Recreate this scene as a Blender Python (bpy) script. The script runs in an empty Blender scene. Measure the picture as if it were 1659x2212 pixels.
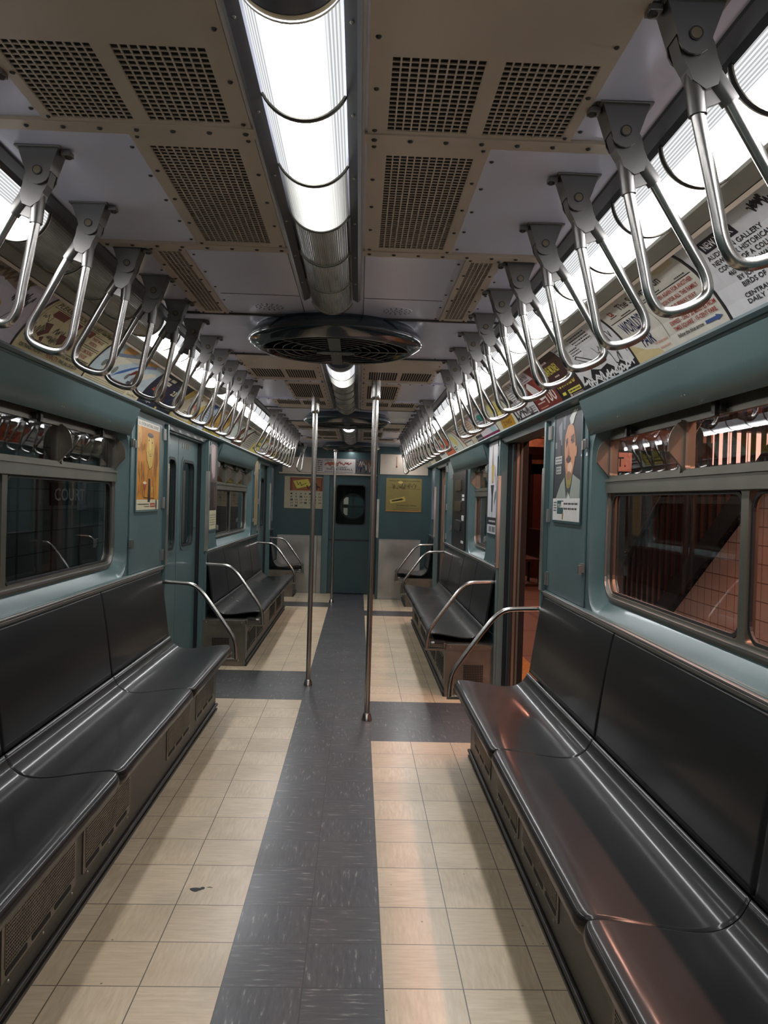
import bpy, math, random
from mathutils import Vector, Matrix
from mathutils.geometry import tessellate_polygon
random.seed(7)
PI = math.pi
C = bpy.context.scene.collection
sc = bpy.context.scene

# ------------------------------------------------------------------ materials
MATS = {}
def nt_new(name):
    m = bpy.data.materials.new(name); m.use_nodes = True
    nt = m.node_tree; nt.nodes.clear()
    out = nt.nodes.new('ShaderNodeOutputMaterial')
    return m, nt, out
def link(nt, a, b): nt.links.new(a, b)
def pr_node(nt, col=(.5, .5, .5), rough=.5, metal=0., spec=.5, coat=0.):
    p = nt.nodes.new('ShaderNodeBsdfPrincipled')
    p.inputs['Base Color'].default_value = (*col, 1); p.inputs['Roughness'].default_value = rough
    p.inputs['Metallic'].default_value = metal; p.inputs['Specular IOR Level'].default_value = spec
    p.inputs['Coat Weight'].default_value = coat
    return p
def mat(name, col, rough=.5, metal=0., spec=.5, coat=0., noise=0., nscale=8., bump=0., bscale=60., stretch=(1, 1, 1), rvar=0.):
    if name in MATS: return MATS[name]
    m, nt, out = nt_new(name)
    p = pr_node(nt, col, rough, metal, spec, coat)
    link(nt, p.outputs[0], out.inputs[0])
    tc = nt.nodes.new('ShaderNodeTexCoord'); mp = nt.nodes.new('ShaderNodeMapping'); mp.inputs['Scale'].default_value = stretch
    link(nt, tc.outputs['Object'], mp.inputs[0])
    if noise > 0 or rvar > 0:
        n = nt.nodes.new('ShaderNodeTexNoise'); n.inputs['Scale'].default_value = nscale; n.inputs['Detail'].default_value = 5
        link(nt, mp.outputs[0], n.inputs['Vector'])
        if noise > 0:
            r = nt.nodes.new('ShaderNodeValToRGB')
            r.color_ramp.elements[0].position = .3; r.color_ramp.elements[1].position = .7
            r.color_ramp.elements[0].color = (*[c * (1 - noise) for c in col], 1)
            r.color_ramp.elements[1].color = (*[min(1, c * (1 + noise)) for c in col], 1)
            link(nt, n.outputs['Fac'], r.inputs[0]); link(nt, r.outputs[0], p.inputs['Base Color'])
        if rvar > 0:
            mr = nt.nodes.new('ShaderNodeMapRange'); mr.inputs[1].default_value = .3; mr.inputs[2].default_value = .7
            mr.inputs[3].default_value = max(.02, rough - rvar); mr.inputs[4].default_value = min(1, rough + rvar)
            link(nt, n.outputs['Fac'], mr.inputs[0]); link(nt, mr.outputs[0], p.inputs['Roughness'])
    if bump > 0:
        b = nt.nodes.new('ShaderNodeBump'); b.inputs['Strength'].default_value = bump; b.inputs['Distance'].default_value = .002
        n2 = nt.nodes.new('ShaderNodeTexNoise'); n2.inputs['Scale'].default_value = bscale; n2.inputs['Detail'].default_value = 4
        link(nt, mp.outputs[0], n2.inputs['Vector']); link(nt, n2.outputs['Fac'], b.inputs['Height'])
        link(nt, b.outputs[0], p.inputs['Normal'])
    MATS[name] = m
    return m
def ink(col):
    key = 'ink_%02x%02x%02x' % tuple(int(c) for c in col)
    if key in MATS: return MATS[key]
    lin = [((c / 255) ** 2.2) for c in col]
    return mat(key, lin, .45, 0, .4, noise=.05, nscale=30)
def emis(name, col, s):
    if name in MATS: return MATS[name]
    m, nt, out = nt_new(name)
    e = nt.nodes.new('ShaderNodeEmission'); e.inputs[0].default_value = (*col, 1); e.inputs[1].default_value = s
    link(nt, e.outputs[0], out.inputs[0]); MATS[name] = m
    return m
class NG:                                   # tiny maths-node helper
    def __init__(s, nt): s.nt = nt
    def m(s, op, a, b=None, c=None, clamp=False):
        n = s.nt.nodes.new('ShaderNodeMath'); n.operation = op; n.use_clamp = clamp
        for i, v in enumerate((a, b, c)):
            if v is None: continue
            if isinstance(v, (int, float)): n.inputs[i].default_value = v
            else: s.nt.links.new(v, n.inputs[i])
        return n.outputs[0]
    def mixc(s, f, a, b):
        n = s.nt.nodes.new('ShaderNodeMix'); n.data_type = 'RGBA'
        for i, v in ((0, f), (6, a), (7, b)):
            if isinstance(v, (int, float)): n.inputs[i].default_value = v
            elif isinstance(v, tuple): n.inputs[i].default_value = (*v, 1)
            else: s.nt.links.new(v, n.inputs[i])
        return n.outputs[2]

def floor_material():
    m, nt, out = nt_new('tile_floor'); g = NG(nt)
    p = pr_node(nt, rough=.33, spec=.5, coat=.15); link(nt, p.outputs[0], out.inputs[0])
    p.inputs['Coat Roughness'].default_value = .2
    tc = nt.nodes.new('ShaderNodeTexCoord'); sx = nt.nodes.new('ShaderNodeSeparateXYZ'); link(nt, tc.outputs['Object'], sx.inputs[0])
    X, Y = sx.outputs[0], sx.outputs[1]
    T = .2286
    u = g.m('DIVIDE', X, T)
    a = g.m('SUBTRACT', Y, 3.0215)
    v = g.m('ADD', g.m('ADD', g.m('MINIMUM', g.m('MAXIMUM', g.m('DIVIDE', a, .2965), -1.), 0.), g.m('DIVIDE', g.m('MAXIMUM', a, 0.), T)),
            g.m('DIVIDE', g.m('MINIMUM', g.m('SUBTRACT', Y, 2.725), 0.), T))
    fu, fv = g.m('FRACT', u), g.m('FRACT', v)
    iu, iv = g.m('FLOOR', u), g.m('FLOOR', v)
    d = g.m('MINIMUM', g.m('MINIMUM', fu, g.m('SUBTRACT', 1., fu)), g.m('MINIMUM', fv, g.m('SUBTRACT', 1., fv)))
    lineM = g.m('LESS_THAN', d, .0075)
    par = g.m('ABSOLUTE', g.m('MODULO', g.m('ADD', iu, iv), 2.))
    def streak(sxx, syy, sc_):
        cm = nt.nodes.new('ShaderNodeCombineXYZ')
        link(nt, g.m('ADD', g.m('MULTIPLY', X, sxx), g.m('MULTIPLY', iu, 3.7)), cm.inputs[0])
        link(nt, g.m('ADD', g.m('MULTIPLY', Y, syy), g.m('MULTIPLY', iv, 5.1)), cm.inputs[1])
        n = nt.nodes.new('ShaderNodeTexNoise'); n.inputs['Scale'].default_value = sc_; n.inputs['Detail'].default_value = 4; n.inputs['Roughness'].default_value = .6
        link(nt, cm.outputs[0], n.inputs['Vector']); return n.outputs['Fac']
    s1, s2 = streak(14, 1.8, 6), streak(1.8, 14, 6)
    st = g.m('ADD', g.m('MULTIPLY', s1, par), g.m('MULTIPLY', s2, g.m('SUBTRACT', 1., par)))
    def hi(x, lo_, hi_):
        mr = nt.nodes.new('ShaderNodeMapRange'); link(nt, x, mr.inputs[0]); mr.inputs[1].default_value = lo_; mr.inputs[2].default_value = hi_; return mr.outputs[0]
    cid = nt.nodes.new('ShaderNodeCombineXYZ'); link(nt, iu, cid.inputs[0]); link(nt, iv, cid.inputs[1])
    wn = nt.nodes.new('ShaderNodeTexWhiteNoise'); link(nt, cid.outputs[0], wn.inputs['Vector'])
    wnv = wn.outputs['Value']
    big = nt.nodes.new('ShaderNodeTexNoise'); big.inputs['Scale'].default_value = 3.; big.inputs['Detail'].default_value = 6; link(nt, tc.outputs['Object'], big.inputs['Vector'])
    sp = nt.nodes.new('ShaderNodeTexVoronoi'); sp.inputs['Scale'].default_value = 9; link(nt, tc.outputs['Object'], sp.inputs['Vector'])
    speck = g.m('MULTIPLY', g.m('LESS_THAN', sp.outputs['Distance'], .035), .75)
    cream = g.mixc(hi(st, .35, .65), (.64, .505, .33), (.76, .63, .45))
    cream = g.mixc(g.m('MULTIPLY', wnv, .35), cream, (.50, .38, .235))
    cream = g.mixc(g.m('MULTIPLY', hi(st, .66, .74), .5), cream, (.74, .66, .54))
    cream = g.mixc(speck, cream, (.10, .08, .05))
    dark = g.mixc(hi(st, .35, .65), (.045, .046, .052), (.085, .086, .094))
    dark = g.mixc(g.m('MULTIPLY', wnv, .3), dark, (.045, .046, .052))
    dark = g.mixc(g.m('MULTIPLY', hi(st, .60, .70), .7), dark, (.40, .39, .34))
    def between(x, lo_, hi_): return g.m('MULTIPLY', g.m('GREATER_THAN', x, lo_), g.m('LESS_THAN', x, hi_))
    L, Rr = g.m('LESS_THAN', X, 0.), g.m('GREATER_THAN', X, 0.)
    rows = g.m('MULTIPLY', L, g.m('MAXIMUM', between(v, 11, 15), between(v, 32, 34)))
    rows = g.m('MAXIMUM', rows, g.m('MULTIPLY', Rr, g.m('MAXIMUM', between(v, 7, 11), between(v, 29, 31))))
    isd = g.m('MAXIMUM', g.m('LESS_THAN', g.m('ABSOLUTE', X), T), rows)
    col = g.mixc(isd, cream, dark)
    col = g.mixc(g.m('MULTIPLY', hi(big.outputs['Fac'], .45, .75), .25), col, (.09, .075, .05))
    col = g.mixc(g.m('MULTIPLY', lineM, .85), col, (.03, .025, .02))
    link(nt, col, p.inputs['Base Color'])
    link(nt, g.m('ADD', .26, g.m('MULTIPLY', big.outputs['Fac'], .2)), p.inputs['Roughness'])
    b = nt.nodes.new('ShaderNodeBump'); b.inputs['Strength'].default_value = .25; b.inputs['Distance'].default_value = .002
    link(nt, g.m('SUBTRACT', g.m('MULTIPLY', big.outputs['Fac'], 1.2), lineM), b.inputs['Height']); link(nt, b.outputs[0], p.inputs['Normal'])
    return m
def tile_wall_material(name, col, grout, size, rough=.35, ax=(1, 2), noise=.25):
    m, nt, out = nt_new(name); g = NG(nt)
    p = pr_node(nt, rough=rough); link(nt, p.outputs[0], out.inputs[0])
    tc = nt.nodes.new('ShaderNodeTexCoord'); sx = nt.nodes.new('ShaderNodeSeparateXYZ'); link(nt, tc.outputs['Object'], sx.inputs[0])
    u, v = g.m('DIVIDE', sx.outputs[ax[0]], size[0]), g.m('DIVIDE', sx.outputs[ax[1]], size[1])
    fu, fv = g.m('FRACT', u), g.m('FRACT', v)
    d = g.m('MINIMUM', g.m('MINIMUM', fu, g.m('SUBTRACT', 1., fu)), g.m('MINIMUM', fv, g.m('SUBTRACT', 1., fv)))
    n = nt.nodes.new('ShaderNodeTexNoise'); n.inputs['Scale'].default_value = 2.5; n.inputs['Detail'].default_value = 5; link(nt, tc.outputs['Object'], n.inputs['Vector'])
    c = g.mixc(n.outputs['Fac'], tuple(x * (1 - noise) for x in col), tuple(x * (1 + noise) for x in col))
    c = g.mixc(g.m('LESS_THAN', d, .03), c, grout)
    link(nt, c, p.inputs['Base Color'])
    return m
def lens_material(name, s, lit=True, shift=0.):
    m, nt, out = nt_new(name); g = NG(nt)
    tc = nt.nodes.new('ShaderNodeTexCoord'); sx = nt.nodes.new('ShaderNodeSeparateXYZ'); link(nt, tc.outputs['Object'], sx.inputs[0])
    X, Y = sx.outputs[0], sx.outputs[1]
    ax = g.m('DIVIDE', g.m('ABSOLUTE', X), .074)
    rib = g.m('SINE', g.m('MULTIPLY', X, 2 * PI / .0052))
    p = pr_node(nt, (.34, .34, .31), .16, .35, .7)
    b = nt.nodes.new('ShaderNodeBump'); b.inputs['Strength'].default_value = .35; b.inputs['Distance'].default_value = .001
    link(nt, rib, b.inputs['Height']); link(nt, b.outputs[0], p.inputs['Normal'])
    if not lit:
        n = nt.nodes.new('ShaderNodeTexNoise'); n.inputs['Scale'].default_value = 14; mp = nt.nodes.new('ShaderNodeMapping'); mp.inputs['Scale'].default_value = (3, .4, 1)
        link(nt, tc.outputs['Object'], mp.inputs[0]); link(nt, mp.outputs[0], n.inputs['Vector'])
        link(nt, g.mixc(n.outputs['Fac'], (.16, .16, .14), (.50, .50, .46)), p.inputs['Base Color'])
        if s > 0:
            p.inputs['Emission Color'].default_value = (1, 1, .96, 1)
            link(nt, g.m('MULTIPLY', g.m('SUBTRACT', 1.05, ax, None, True), s), p.inputs['Emission Strength'])
        link(nt, p.outputs[0], out.inputs[0]); return m
    e = nt.nodes.new('ShaderNodeEmission'); e.inputs[0].default_value = (.97, .98, 1, 1)
    q = g.m('DIVIDE', g.m('ABSOLUTE', g.m('SUBTRACT', X, shift)), .074 * .72)
    core = g.m('POWER', g.m('SUBTRACT', 1.0, g.m('MULTIPLY', q, q), None, True), 1.6)
    rib2 = g.m('SINE', g.m('MULTIPLY', X, 2 * PI / .0019))
    edge = g.m('ADD', .50, g.m('ADD', g.m('MULTIPLY', rib, .19), g.m('MULTIPLY', rib2, .08)))
    link(nt, g.m('ADD', edge, g.m('MULTIPLY', core, s)), e.inputs[1])
    link(nt, e.outputs[0], out.inputs[0])
    return m
def glass_material(name='window_glass', tint=(.82, .86, .86)):
    m, nt, out = nt_new(name)
    tr = nt.nodes.new('ShaderNodeBsdfTransparent'); tr.inputs[0].default_value = (*tint, 1)
    gl = nt.nodes.new('ShaderNodeBsdfGlossy'); gl.inputs['Roughness'].default_value = .015; gl.inputs[0].default_value = (.88, .9, .91, 1)
    fr = nt.nodes.new('ShaderNodeFresnel'); ge = nt.nodes.new('ShaderNodeNewGeometry')   # same reflectance from either side of the pane
    ma = nt.nodes.new('ShaderNodeMath'); ma.operation = 'MULTIPLY_ADD'; ma.inputs[1].default_value = 1 / 1.55 - 1.55; ma.inputs[2].default_value = 1.55
    link(nt, ge.outputs['Backfacing'], ma.inputs[0]); link(nt, ma.outputs[0], fr.inputs[0])
    mx = nt.nodes.new('ShaderNodeMixShader')
    link(nt, fr.outputs[0], mx.inputs[0]); link(nt, tr.outputs[0], mx.inputs[1]); link(nt, gl.outputs[0], mx.inputs[2]); link(nt, mx.outputs[0], out.inputs[0])
    return m
def corrugated():
    m, nt, out = nt_new('ribbed_metal'); g = NG(nt)
    p = pr_node(nt, (.13, .12, .105), .38, .75); link(nt, p.outputs[0], out.inputs[0])
    tc = nt.nodes.new('ShaderNodeTexCoord'); sx = nt.nodes.new('ShaderNodeSeparateXYZ'); link(nt, tc.outputs['Object'], sx.inputs[0])
    w = g.m('SINE', g.m('MULTIPLY', sx.outputs[2], 2 * PI / .006))
    b = nt.nodes.new('ShaderNodeBump'); b.inputs['Strength'].default_value = .6; b.inputs['Distance'].default_value = .001
    link(nt, w, b.inputs['Height']); link(nt, b.outputs[0], p.inputs['Normal'])
    return m
def seat_material():
    m, nt, out = nt_new('black_seat_plastic'); g = NG(nt)
    p = pr_node(nt, (.012, .012, .0125), .45, 0, .22, .45); p.inputs['Coat Roughness'].default_value = .13; link(nt, p.outputs[0], out.inputs[0])
    tc = nt.nodes.new('ShaderNodeTexCoord')
    n = nt.nodes.new('ShaderNodeTexNoise'); n.inputs['Scale'].default_value = 2.2; n.inputs['Detail'].default_value = 7; link(nt, tc.outputs['Object'], n.inputs['Vector'])
    link(nt, g.mixc(n.outputs['Fac'], (.005, .005, .0055), (.012, .0118, .0118)), p.inputs['Base Color'])
    link(nt, g.m('ADD', .40, g.m('MULTIPLY', n.outputs['Fac'], .16)), p.inputs['Roughness'])
    link(nt, g.m('ADD', .08, g.m('MULTIPLY', n.outputs['Fac'], .1)), p.inputs['Coat Roughness'])
    mp = nt.nodes.new('ShaderNodeMapping'); mp.inputs['Scale'].default_value = (40, 320, 40); mp.inputs['Rotation'].default_value = (0, 0, .5)
    link(nt, tc.outputs['Object'], mp.inputs[0])
    n2 = nt.nodes.new('ShaderNodeTexNoise'); n2.inputs['Scale'].default_value = 1.6; n2.inputs['Detail'].default_value = 3; link(nt, mp.outputs[0], n2.inputs['Vector'])
    b = nt.nodes.new('ShaderNodeBump'); b.inputs['Strength'].default_value = .16; b.inputs['Distance'].default_value = .0006
    link(nt, n2.outputs['Fac'], b.inputs['Height']); link(nt, b.outputs[0], p.inputs['Normal'])
    return m

M_floor = floor_material()
M_teal = mat('teal_paint', (.088, .142, .142), .36, 0, .5, .1, noise=.10, nscale=3, bump=.1, bscale=90)
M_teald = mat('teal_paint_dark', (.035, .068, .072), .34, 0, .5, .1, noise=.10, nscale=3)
M_tan = mat('tan_enamel', (.48, .40, .32), .34, .15, .5, noise=.09, nscale=2.5, bump=.1, bscale=120, rvar=.06)
M_lilac = mat('lilac_enamel', (.70, .71, .86), .24, .3, .5, noise=.06, nscale=1.5)
M_slate = mat('slate_paint', (.055, .057, .066), .4, .1, .5, noise=.1)
M_olive = mat('olive_aluminium', (.20, .19, .155), .36, .7, .5, noise=.12, nscale=5)
M_steel = mat('brushed_steel', (.40, .39, .375), .38, 1, .5)
M_chrome = mat('polished_steel', (.50, .48, .455), .25, 1, .5)
M_cast = mat('cast_steel', (.21, .20, .19), .34, .9, .5)
M_sheet = mat('stainless_sheet', (.46, .44, .40), .38, .9, .5, noise=.28, nscale=2.2, rvar=.1)
M_black = mat('black_rubber', (.012, .012, .013), .5)
M_void = mat('dark_interior', (.006, .006, .007), .8)
M_brass = mat('brass_pin', (.16, .13, .085), .5, .6)
M_dfan = mat('fan_enamel', (.014, .022, .026), .16, 0, .6, .5)
M_seat = seat_material()
M_rib = corrugated()
M_dmet = mat('dark_metal', (.06, .058, .055), .4, .6, noise=.2, nscale=12)
M_frame = mat('base_metal', (.19, .165, .13), .4, .6, noise=.2, nscale=10)
M_glass = glass_material()
M_unlit = lens_material('lens_unlit', 0, False)
M_dim = lens_material('lens_dim', 1.1, False)
LIT = 17.0
M_lit = lens_material('lens_lit', 8.5)
M_litR = lens_material('lens_lit_right', LIT, True, .020)
M_litL = lens_material('lens_lit_left', LIT, True, -.020)
M_rim = mat('lens_rim', (.62, .58, .48), .3)
M_amber = mat('lens_end_amber', (.5, .4, .22), .4)

# ------------------------------------------------------------------ mesh builder
class MB:
    def __init__(s): s.v = []; s.f = []; s.mi = []; s.sm = []
    def add(s, vs, fs, m=0, smooth=False):
        o = len(s.v); s.v += [tuple(p) for p in vs]
        for f in fs: s.f.append([o + i for i in f]); s.mi.append(m); s.sm.append(smooth)
        return s
    def box(s, x0, x1, y0, y1, z0, z1, m=0):
        x0, x1 = sorted((x0, x1)); y0, y1 = sorted((y0, y1)); z0, z1 = sorted((z0, z1))
        return s.add([(x0, y0, z0), (x1, y0, z0), (x1, y1, z0), (x0, y1, z0), (x0, y0, z1), (x1, y0, z1), (x1, y1, z1), (x0, y1, z1)],
                     [(0, 3, 2, 1), (4, 5, 6, 7), (0, 1, 5, 4), (1, 2, 6, 5), (2, 3, 7, 6), (3, 0, 4, 7)], m)
    def prism(s, pts, fn, t0, t1, m=0, holes=()):
        """flat plate: outline pts (2D) with holes, fn(a, b, t) -> 3D"""
        loops = [list(pts)] + [list(h) for h in holes]
        flat = [p for l in loops for p in l]
        tris = tessellate_polygon([[Vector((p[0], p[1], 0)) for p in l] for l in loops])
        n = len(flat)
        vs = [fn(a, b, t0) for a, b in flat] + [fn(a, b, t1) for a, b in flat]
        fs = [tuple(t) for t in tris] + [tuple(i + n for i in reversed(t)) for t in tris]
        s.add(vs, fs, m)
        o = 0
        for l in loops:
            k = len(l); a = [fn(p[0], p[1], t0) for p in l] + [fn(p[0], p[1], t1) for p in l]
            s.add(a, [(i, (i + 1) % k, k + (i + 1) % k, k + i) for i in range(k)], m)
        return s
    def tube(s, pts, r, n=10, m=0, caps=True, rs=None):
        P = [Vector(p) for p in pts]; rings = []
        t0 = (P[1] - P[0]).normalized(); up = Vector((0, 0, 1)) if abs(t0.z) < .9 else Vector((1, 0, 0))
        a = t0.cross(up).normalized()
        for i, p in enumerate(P):
            t = (P[min(i + 1, len(P) - 1)] - P[max(i - 1, 0)]).normalized()
            a = (a - t * a.dot(t)).normalized(); b = t.cross(a)
            rr = rs[i] if rs else r
            rings.append([p + (a * math.cos(2 * PI * k / n) + b * math.sin(2 * PI * k / n)) * rr for k in range(n)])
        vs = [v for q in rings for v in q]
        fs = [(i * n + k, i * n + (k + 1) % n, (i + 1) * n + (k + 1) % n, (i + 1) * n + k) for i in range(len(P) - 1) for k in range(n)]
        s.add(vs, fs, m, True)
        if caps: s.add(rings[0], [tuple(range(n))], m); s.add(rings[-1], [tuple(range(n))], m)
        return s
    def loop(s, pts, r, n=10, m=0):
        P = [Vector(p) for p in pts]; K = len(P); rings = []; nrm = (P[1] - P[0]).cross(P[K // 2] - P[0]).normalized()
        for i, p in enumerate(P):
            t = (P[(i + 1) % K] - P[i - 1]).normalized(); b = t.cross(nrm)
            rings += [p + (nrm * math.cos(2 * PI * k / n) + b * math.sin(2 * PI * k / n)) * r for k in range(n)]
        return s.add(rings, [(i * n + k, i * n + (k + 1) % n, ((i + 1) % K) * n + (k + 1) % n, ((i + 1) % K) * n + k) for i in range(K) for k in range(n)], m, True)
    def cyl(s, c, r, h, ax='z', n=16, m=0, r2=None):
        d = {'x': (1, 0, 0), 'y': (0, 1, 0), 'z': (0, 0, 1)}[ax]; c = Vector(c); d = Vector(d) * h
        return s.tube([c, c + d], r, n, m, True, [r, r if r2 is None else r2])
    def lathe(s, prof, c=(0, 0), n=48, m=0):
        vs = [(c[0] + r * math.cos(2 * PI * k / n), c[1] + r * math.sin(2 * PI * k / n), z) for r, z in prof for k in range(n)]
        return s.add(vs, [(i * n + k, i * n + (k + 1) % n, (i + 1) * n + (k + 1) % n, (i + 1) * n + k) for i in range(len(prof) - 1) for k in range(n)], m, True)
    def sheet(s, prof, y0, y1, m=0, smooth=False, sx=1):
        vs = [(sx * x, y0, z) for x, z in prof] + [(sx * x, y1, z) for x, z in prof]; k = len(prof)
        return s.add(vs, [(i, i + 1, k + i + 1, k + i) for i in range(k - 1)], m, smooth)
    def dome(s, c, r, d, m=0):
        """small rivet head; d = unit axis it stands out along"""
        d = Vector(d); c = Vector(c); a = d.orthogonal().normalized(); b = d.cross(a); vs = []
        for rr, h in ((1, 0), (.75, .45), (0.01, .65)): vs += [c + (a * math.cos(k * PI / 4) + b * math.sin(k * PI / 4)) * r * rr + d * r * h for k in range(8)]
        return s.add(vs, [(i * 8 + k, i * 8 + (k + 1) % 8, (i + 1) * 8 + (k + 1) % 8, (i + 1) * 8 + k) for i in range(2) for k in range(8)], m, True)
def wloc(o):
    v = Vector((0, 0, 0))
    while o is not None: v += o.location; o = o.parent
    return v
def obj(name, mb, mats, parent=None, local=False, bevel=0, origin=None):
    if not isinstance(mats, (list, tuple)): mats = [mats]
    off = Vector((0, 0, 0)) if local else (wloc(parent) if parent is not None else Vector(origin) if origin else Vector((0, 0, 0)))
    me = bpy.data.meshes.new(name)
    me.from_pydata([(v[0] - off.x, v[1] - off.y, v[2] - off.z) for v in mb.v], [], mb.f)
    for m in mats: me.materials.append(m)
    me.polygons.foreach_set('material_index', mb.mi); me.polygons.foreach_set('use_smooth', mb.sm)
    me.validate(); me.update()
    o = bpy.data.objects.new(name, me); C.objects.link(o)
    if parent is not None: o.parent = parent
    elif origin: o.location = origin
    if bevel:
        b = o.modifiers.new('Bevel', 'BEVEL'); b.width = bevel; b.segments = 2; b.limit_method = 'ANGLE'; b.angle_limit = .6
    return o
def thing(name, label, cat, loc=(0, 0, 0), group=None):
    o = bpy.data.objects.new(name, None); C.objects.link(o); o.location = loc; o.empty_display_size = .05
    o['label'] = label; o['category'] = cat
    if group: o['group'] = group
    return o
def tag(o, label, cat, group=None):
    o['label'] = label; o['category'] = cat
    if group: o['group'] = group
    return o
def struct(name, mb, mats, **k):
    o = obj(name, mb, mats, **k); o['kind'] = 'structure'; return o
def sroot(name, loc):
    o = bpy.data.objects.new(name, None); C.objects.link(o); o.location = loc; o.empty_display_size = .05; o['kind'] = 'structure'; return o
def copy_tree(o, parent=None):
    c = o.copy(); C.objects.link(c); c.parent = parent
    for ch in o.children: copy_tree(ch, c)
    return c
def chaikin(pts, it=3, closed=False):
    P = [Vector(p) for p in pts]
    for _ in range(it):
        Q = [] if closed else [P[0]]
        rng = range(len(P)) if closed else range(len(P) - 1)
        for i in rng:
            a, b = P[i], P[(i + 1) % len(P)]
            if closed or i > 0: Q.append(a * .75 + b * .25)
            if closed or i < len(P) - 2: Q.append(a * .25 + b * .75)
        if not closed: Q.append(P[-1])
        P = Q
    return P
def rrect(a0, a1, b0, b1, r, n=6, rs=None):
    """rounded rectangle, counter clockwise; rs = radii (bl, br, tr, tl)"""
    rs = rs or (r, r, r, r); pts = []
    for (cx, cy, q, rr) in ((a0, b0, 2, rs[0]), (a1, b0, 3, rs[1]), (a1, b1, 0, rs[2]), (a0, b1, 1, rs[3])):
        x = cx + rr * (1 if cx == a0 else -1); y = cy + rr * (1 if cy == b0 else -1)
        for k in range(n + 1):
            t = (q + k / n) * PI / 2; pts.append((x + rr * math.cos(t), y + rr * math.sin(t)))
    return pts
def fnx(sd, x):  return lambda a, b, t: (sd * (x + t), a, b)      # plate in the Y-Z plane
def fny(y):  return lambda a, b, t: (a, y + t, b)                 # plate in the X-Z plane
ORD = ['nearest', 'second', 'third', 'fourth', 'fifth', 'sixth', 'seventh', 'eighth', 'ninth', 'tenth', 'eleventh', 'twelfth', 'thirteenth', 'fourteenth', 'fifteenth']

# ------------------------------------------------------------------ camera
fpx, yaw, pitch, roll, X0, H0 = 1744.8, .0319, -.0141, .0286, .1204, 1.3826
cy_, sy_, cp_, sp_, cr_, sr_ = math.cos(yaw), math.sin(yaw), math.cos(pitch), math.sin(pitch), math.cos(roll), math.sin(roll)
fw = Vector((sy_ * cp_, cy_ * cp_, sp_)); r0 = Vector((cy_, -sy_, 0)); u0 = r0.cross(fw)
rr_, uu_ = r0 * cr_ + u0 * sr_, u0 * cr_ - r0 * sr_
cam = bpy.data.cameras.new('camera'); cam.sensor_fit = 'HORIZONTAL'; cam.sensor_width = 36; cam.lens = fpx / 1659 * 36; cam.clip_start = .01
co = bpy.data.objects.new('camera', cam); C.objects.link(co)
co.matrix_world = Matrix(((rr_.x, uu_.x, -fw.x, X0), (rr_.y, uu_.y, -fw.y, 0), (rr_.z, uu_.z, -fw.z, H0), (0, 0, 0, 1)))
sc.camera = co

YB, YE, YR = -2.6, 11.84, 11.28       # rear wall, far wall (left and middle), far cab wall (right)
WX = 1.13                             # side wall plane
# ------------------------------------------------------------------ floor, ceiling, walls
struct('floor', MB().box(-1.36, 1.36, YB, YE + .2, -.06, 0), M_floor)
struct('ceiling', MB().box(-.69, .69, YB, YE + .1, 2.134, 2.16), M_lilac)
COVE = [(.893, 2.034), (.925, 2.018), (.957, 1.996), (.988, 1.968), (1.018, 1.937), (1.045, 1.902), (1.068, 1.866)]
tn = 1
for s in (-1, 1):
    sd = 'left' if s < 0 else 'right'
    y1 = YE if s < 0 else YR
    t = struct('trim_%d' % tn, MB().sheet([(.676, 2.1335), (.678, 2.128), (.706, 2.124), (.716, 2.112), (.716, 2.16)], YB, y1, 0, False, s), M_slate); tn += 1
    struct('trim_%d' % tn, MB().sheet([(.70, 2.17), (.88, 2.14), (.845, 2.060), (.852, 2.050), (.886, 2.030), (.893, 2.036)], YB, y1, 0, False, s).sheet([(.884, 2.026), (.893, 2.0205), (.899, 2.0255), (.893, 2.034)], YB, y1, 1, False, s), [M_olive, M_tan]); tn += 1
    struct('trim_%d' % tn, MB().sheet([(x + .006, z + .006) for x, z in COVE] + [(1.14, 1.866)], YB, y1, 0, True, s)
           .sheet([(1.062, 1.873), (1.058, 1.862), (1.066, 1.852), (1.135, 1.846)], YB, y1, 1, False, s), [M_slate, M_teald]); tn += 1
# side walls as plates with rounded window openings
WIN = {1: [(1.02, 3.48, 2.2), (6.32, 7.36, None)], -1: [(1.94, 4.42, 3.03), (7.16, 9.48, 8.3)]}
DOOR = {1: [(4.30, 5.66), (9.2, 10.42)], -1: [(5.24, 6.60), (10.06, 11.30)]}
TOPZ = 1.862
for s in (-1, 1):
    sd = 'left' if s < 0 else 'right'
    y1 = YE + .02 if s < 0 else YE
    mb = MB(); ys = [YB] + [q for d in DOOR[s] for q in d] + [y1]
    for i in range(0, len(ys), 2):
        a, b = ys[i], ys[i + 1]
        holes = [rrect(w[0], w[1], .93, 1.72, .12) for w in WIN[s] if a < w[0] < b]
        mb.prism([(a, 0), (b, 0), (b, TOPZ), (a, TOPZ)], fnx(s, WX), 0, .03, 0, holes)
    for d in DOOR[s]:
        mb.box(s * WX, s * (WX + .12), d[0], d[1], 1.81, TOPZ, 0)           # lintel over the door
    struct('wall_' + sd, mb, M_teal)
    mo = MB()                                                                 # body side behind the pockets
    for i in range(0, len(ys), 2):
        a, b = ys[i], ys[i + 1]
        holes = [[(w[0] - .1, .88), (w[1] + .2, .88), (w[1] + .2, 1.80), (w[0] - .1, 1.80)] for w in WIN[s] if a < w[0] < b]
        mo.prism([(a + (.0 if i == 0 else .0), -.1), (b, -.1), (b, 2.3), (a, 2.3)], fnx(s, 1.27), 0, .04, 0, holes)
    for d in DOOR[s]: mo.box(s * 1.27, s * 1.31, d[0], d[1], 1.83, 2.3, 0)
    mo.box(s * .9, s * 1.31, YB, y1, 2.28, 2.3, 0)
    struct('wall_outer_' + sd, mo, M_void)
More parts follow.
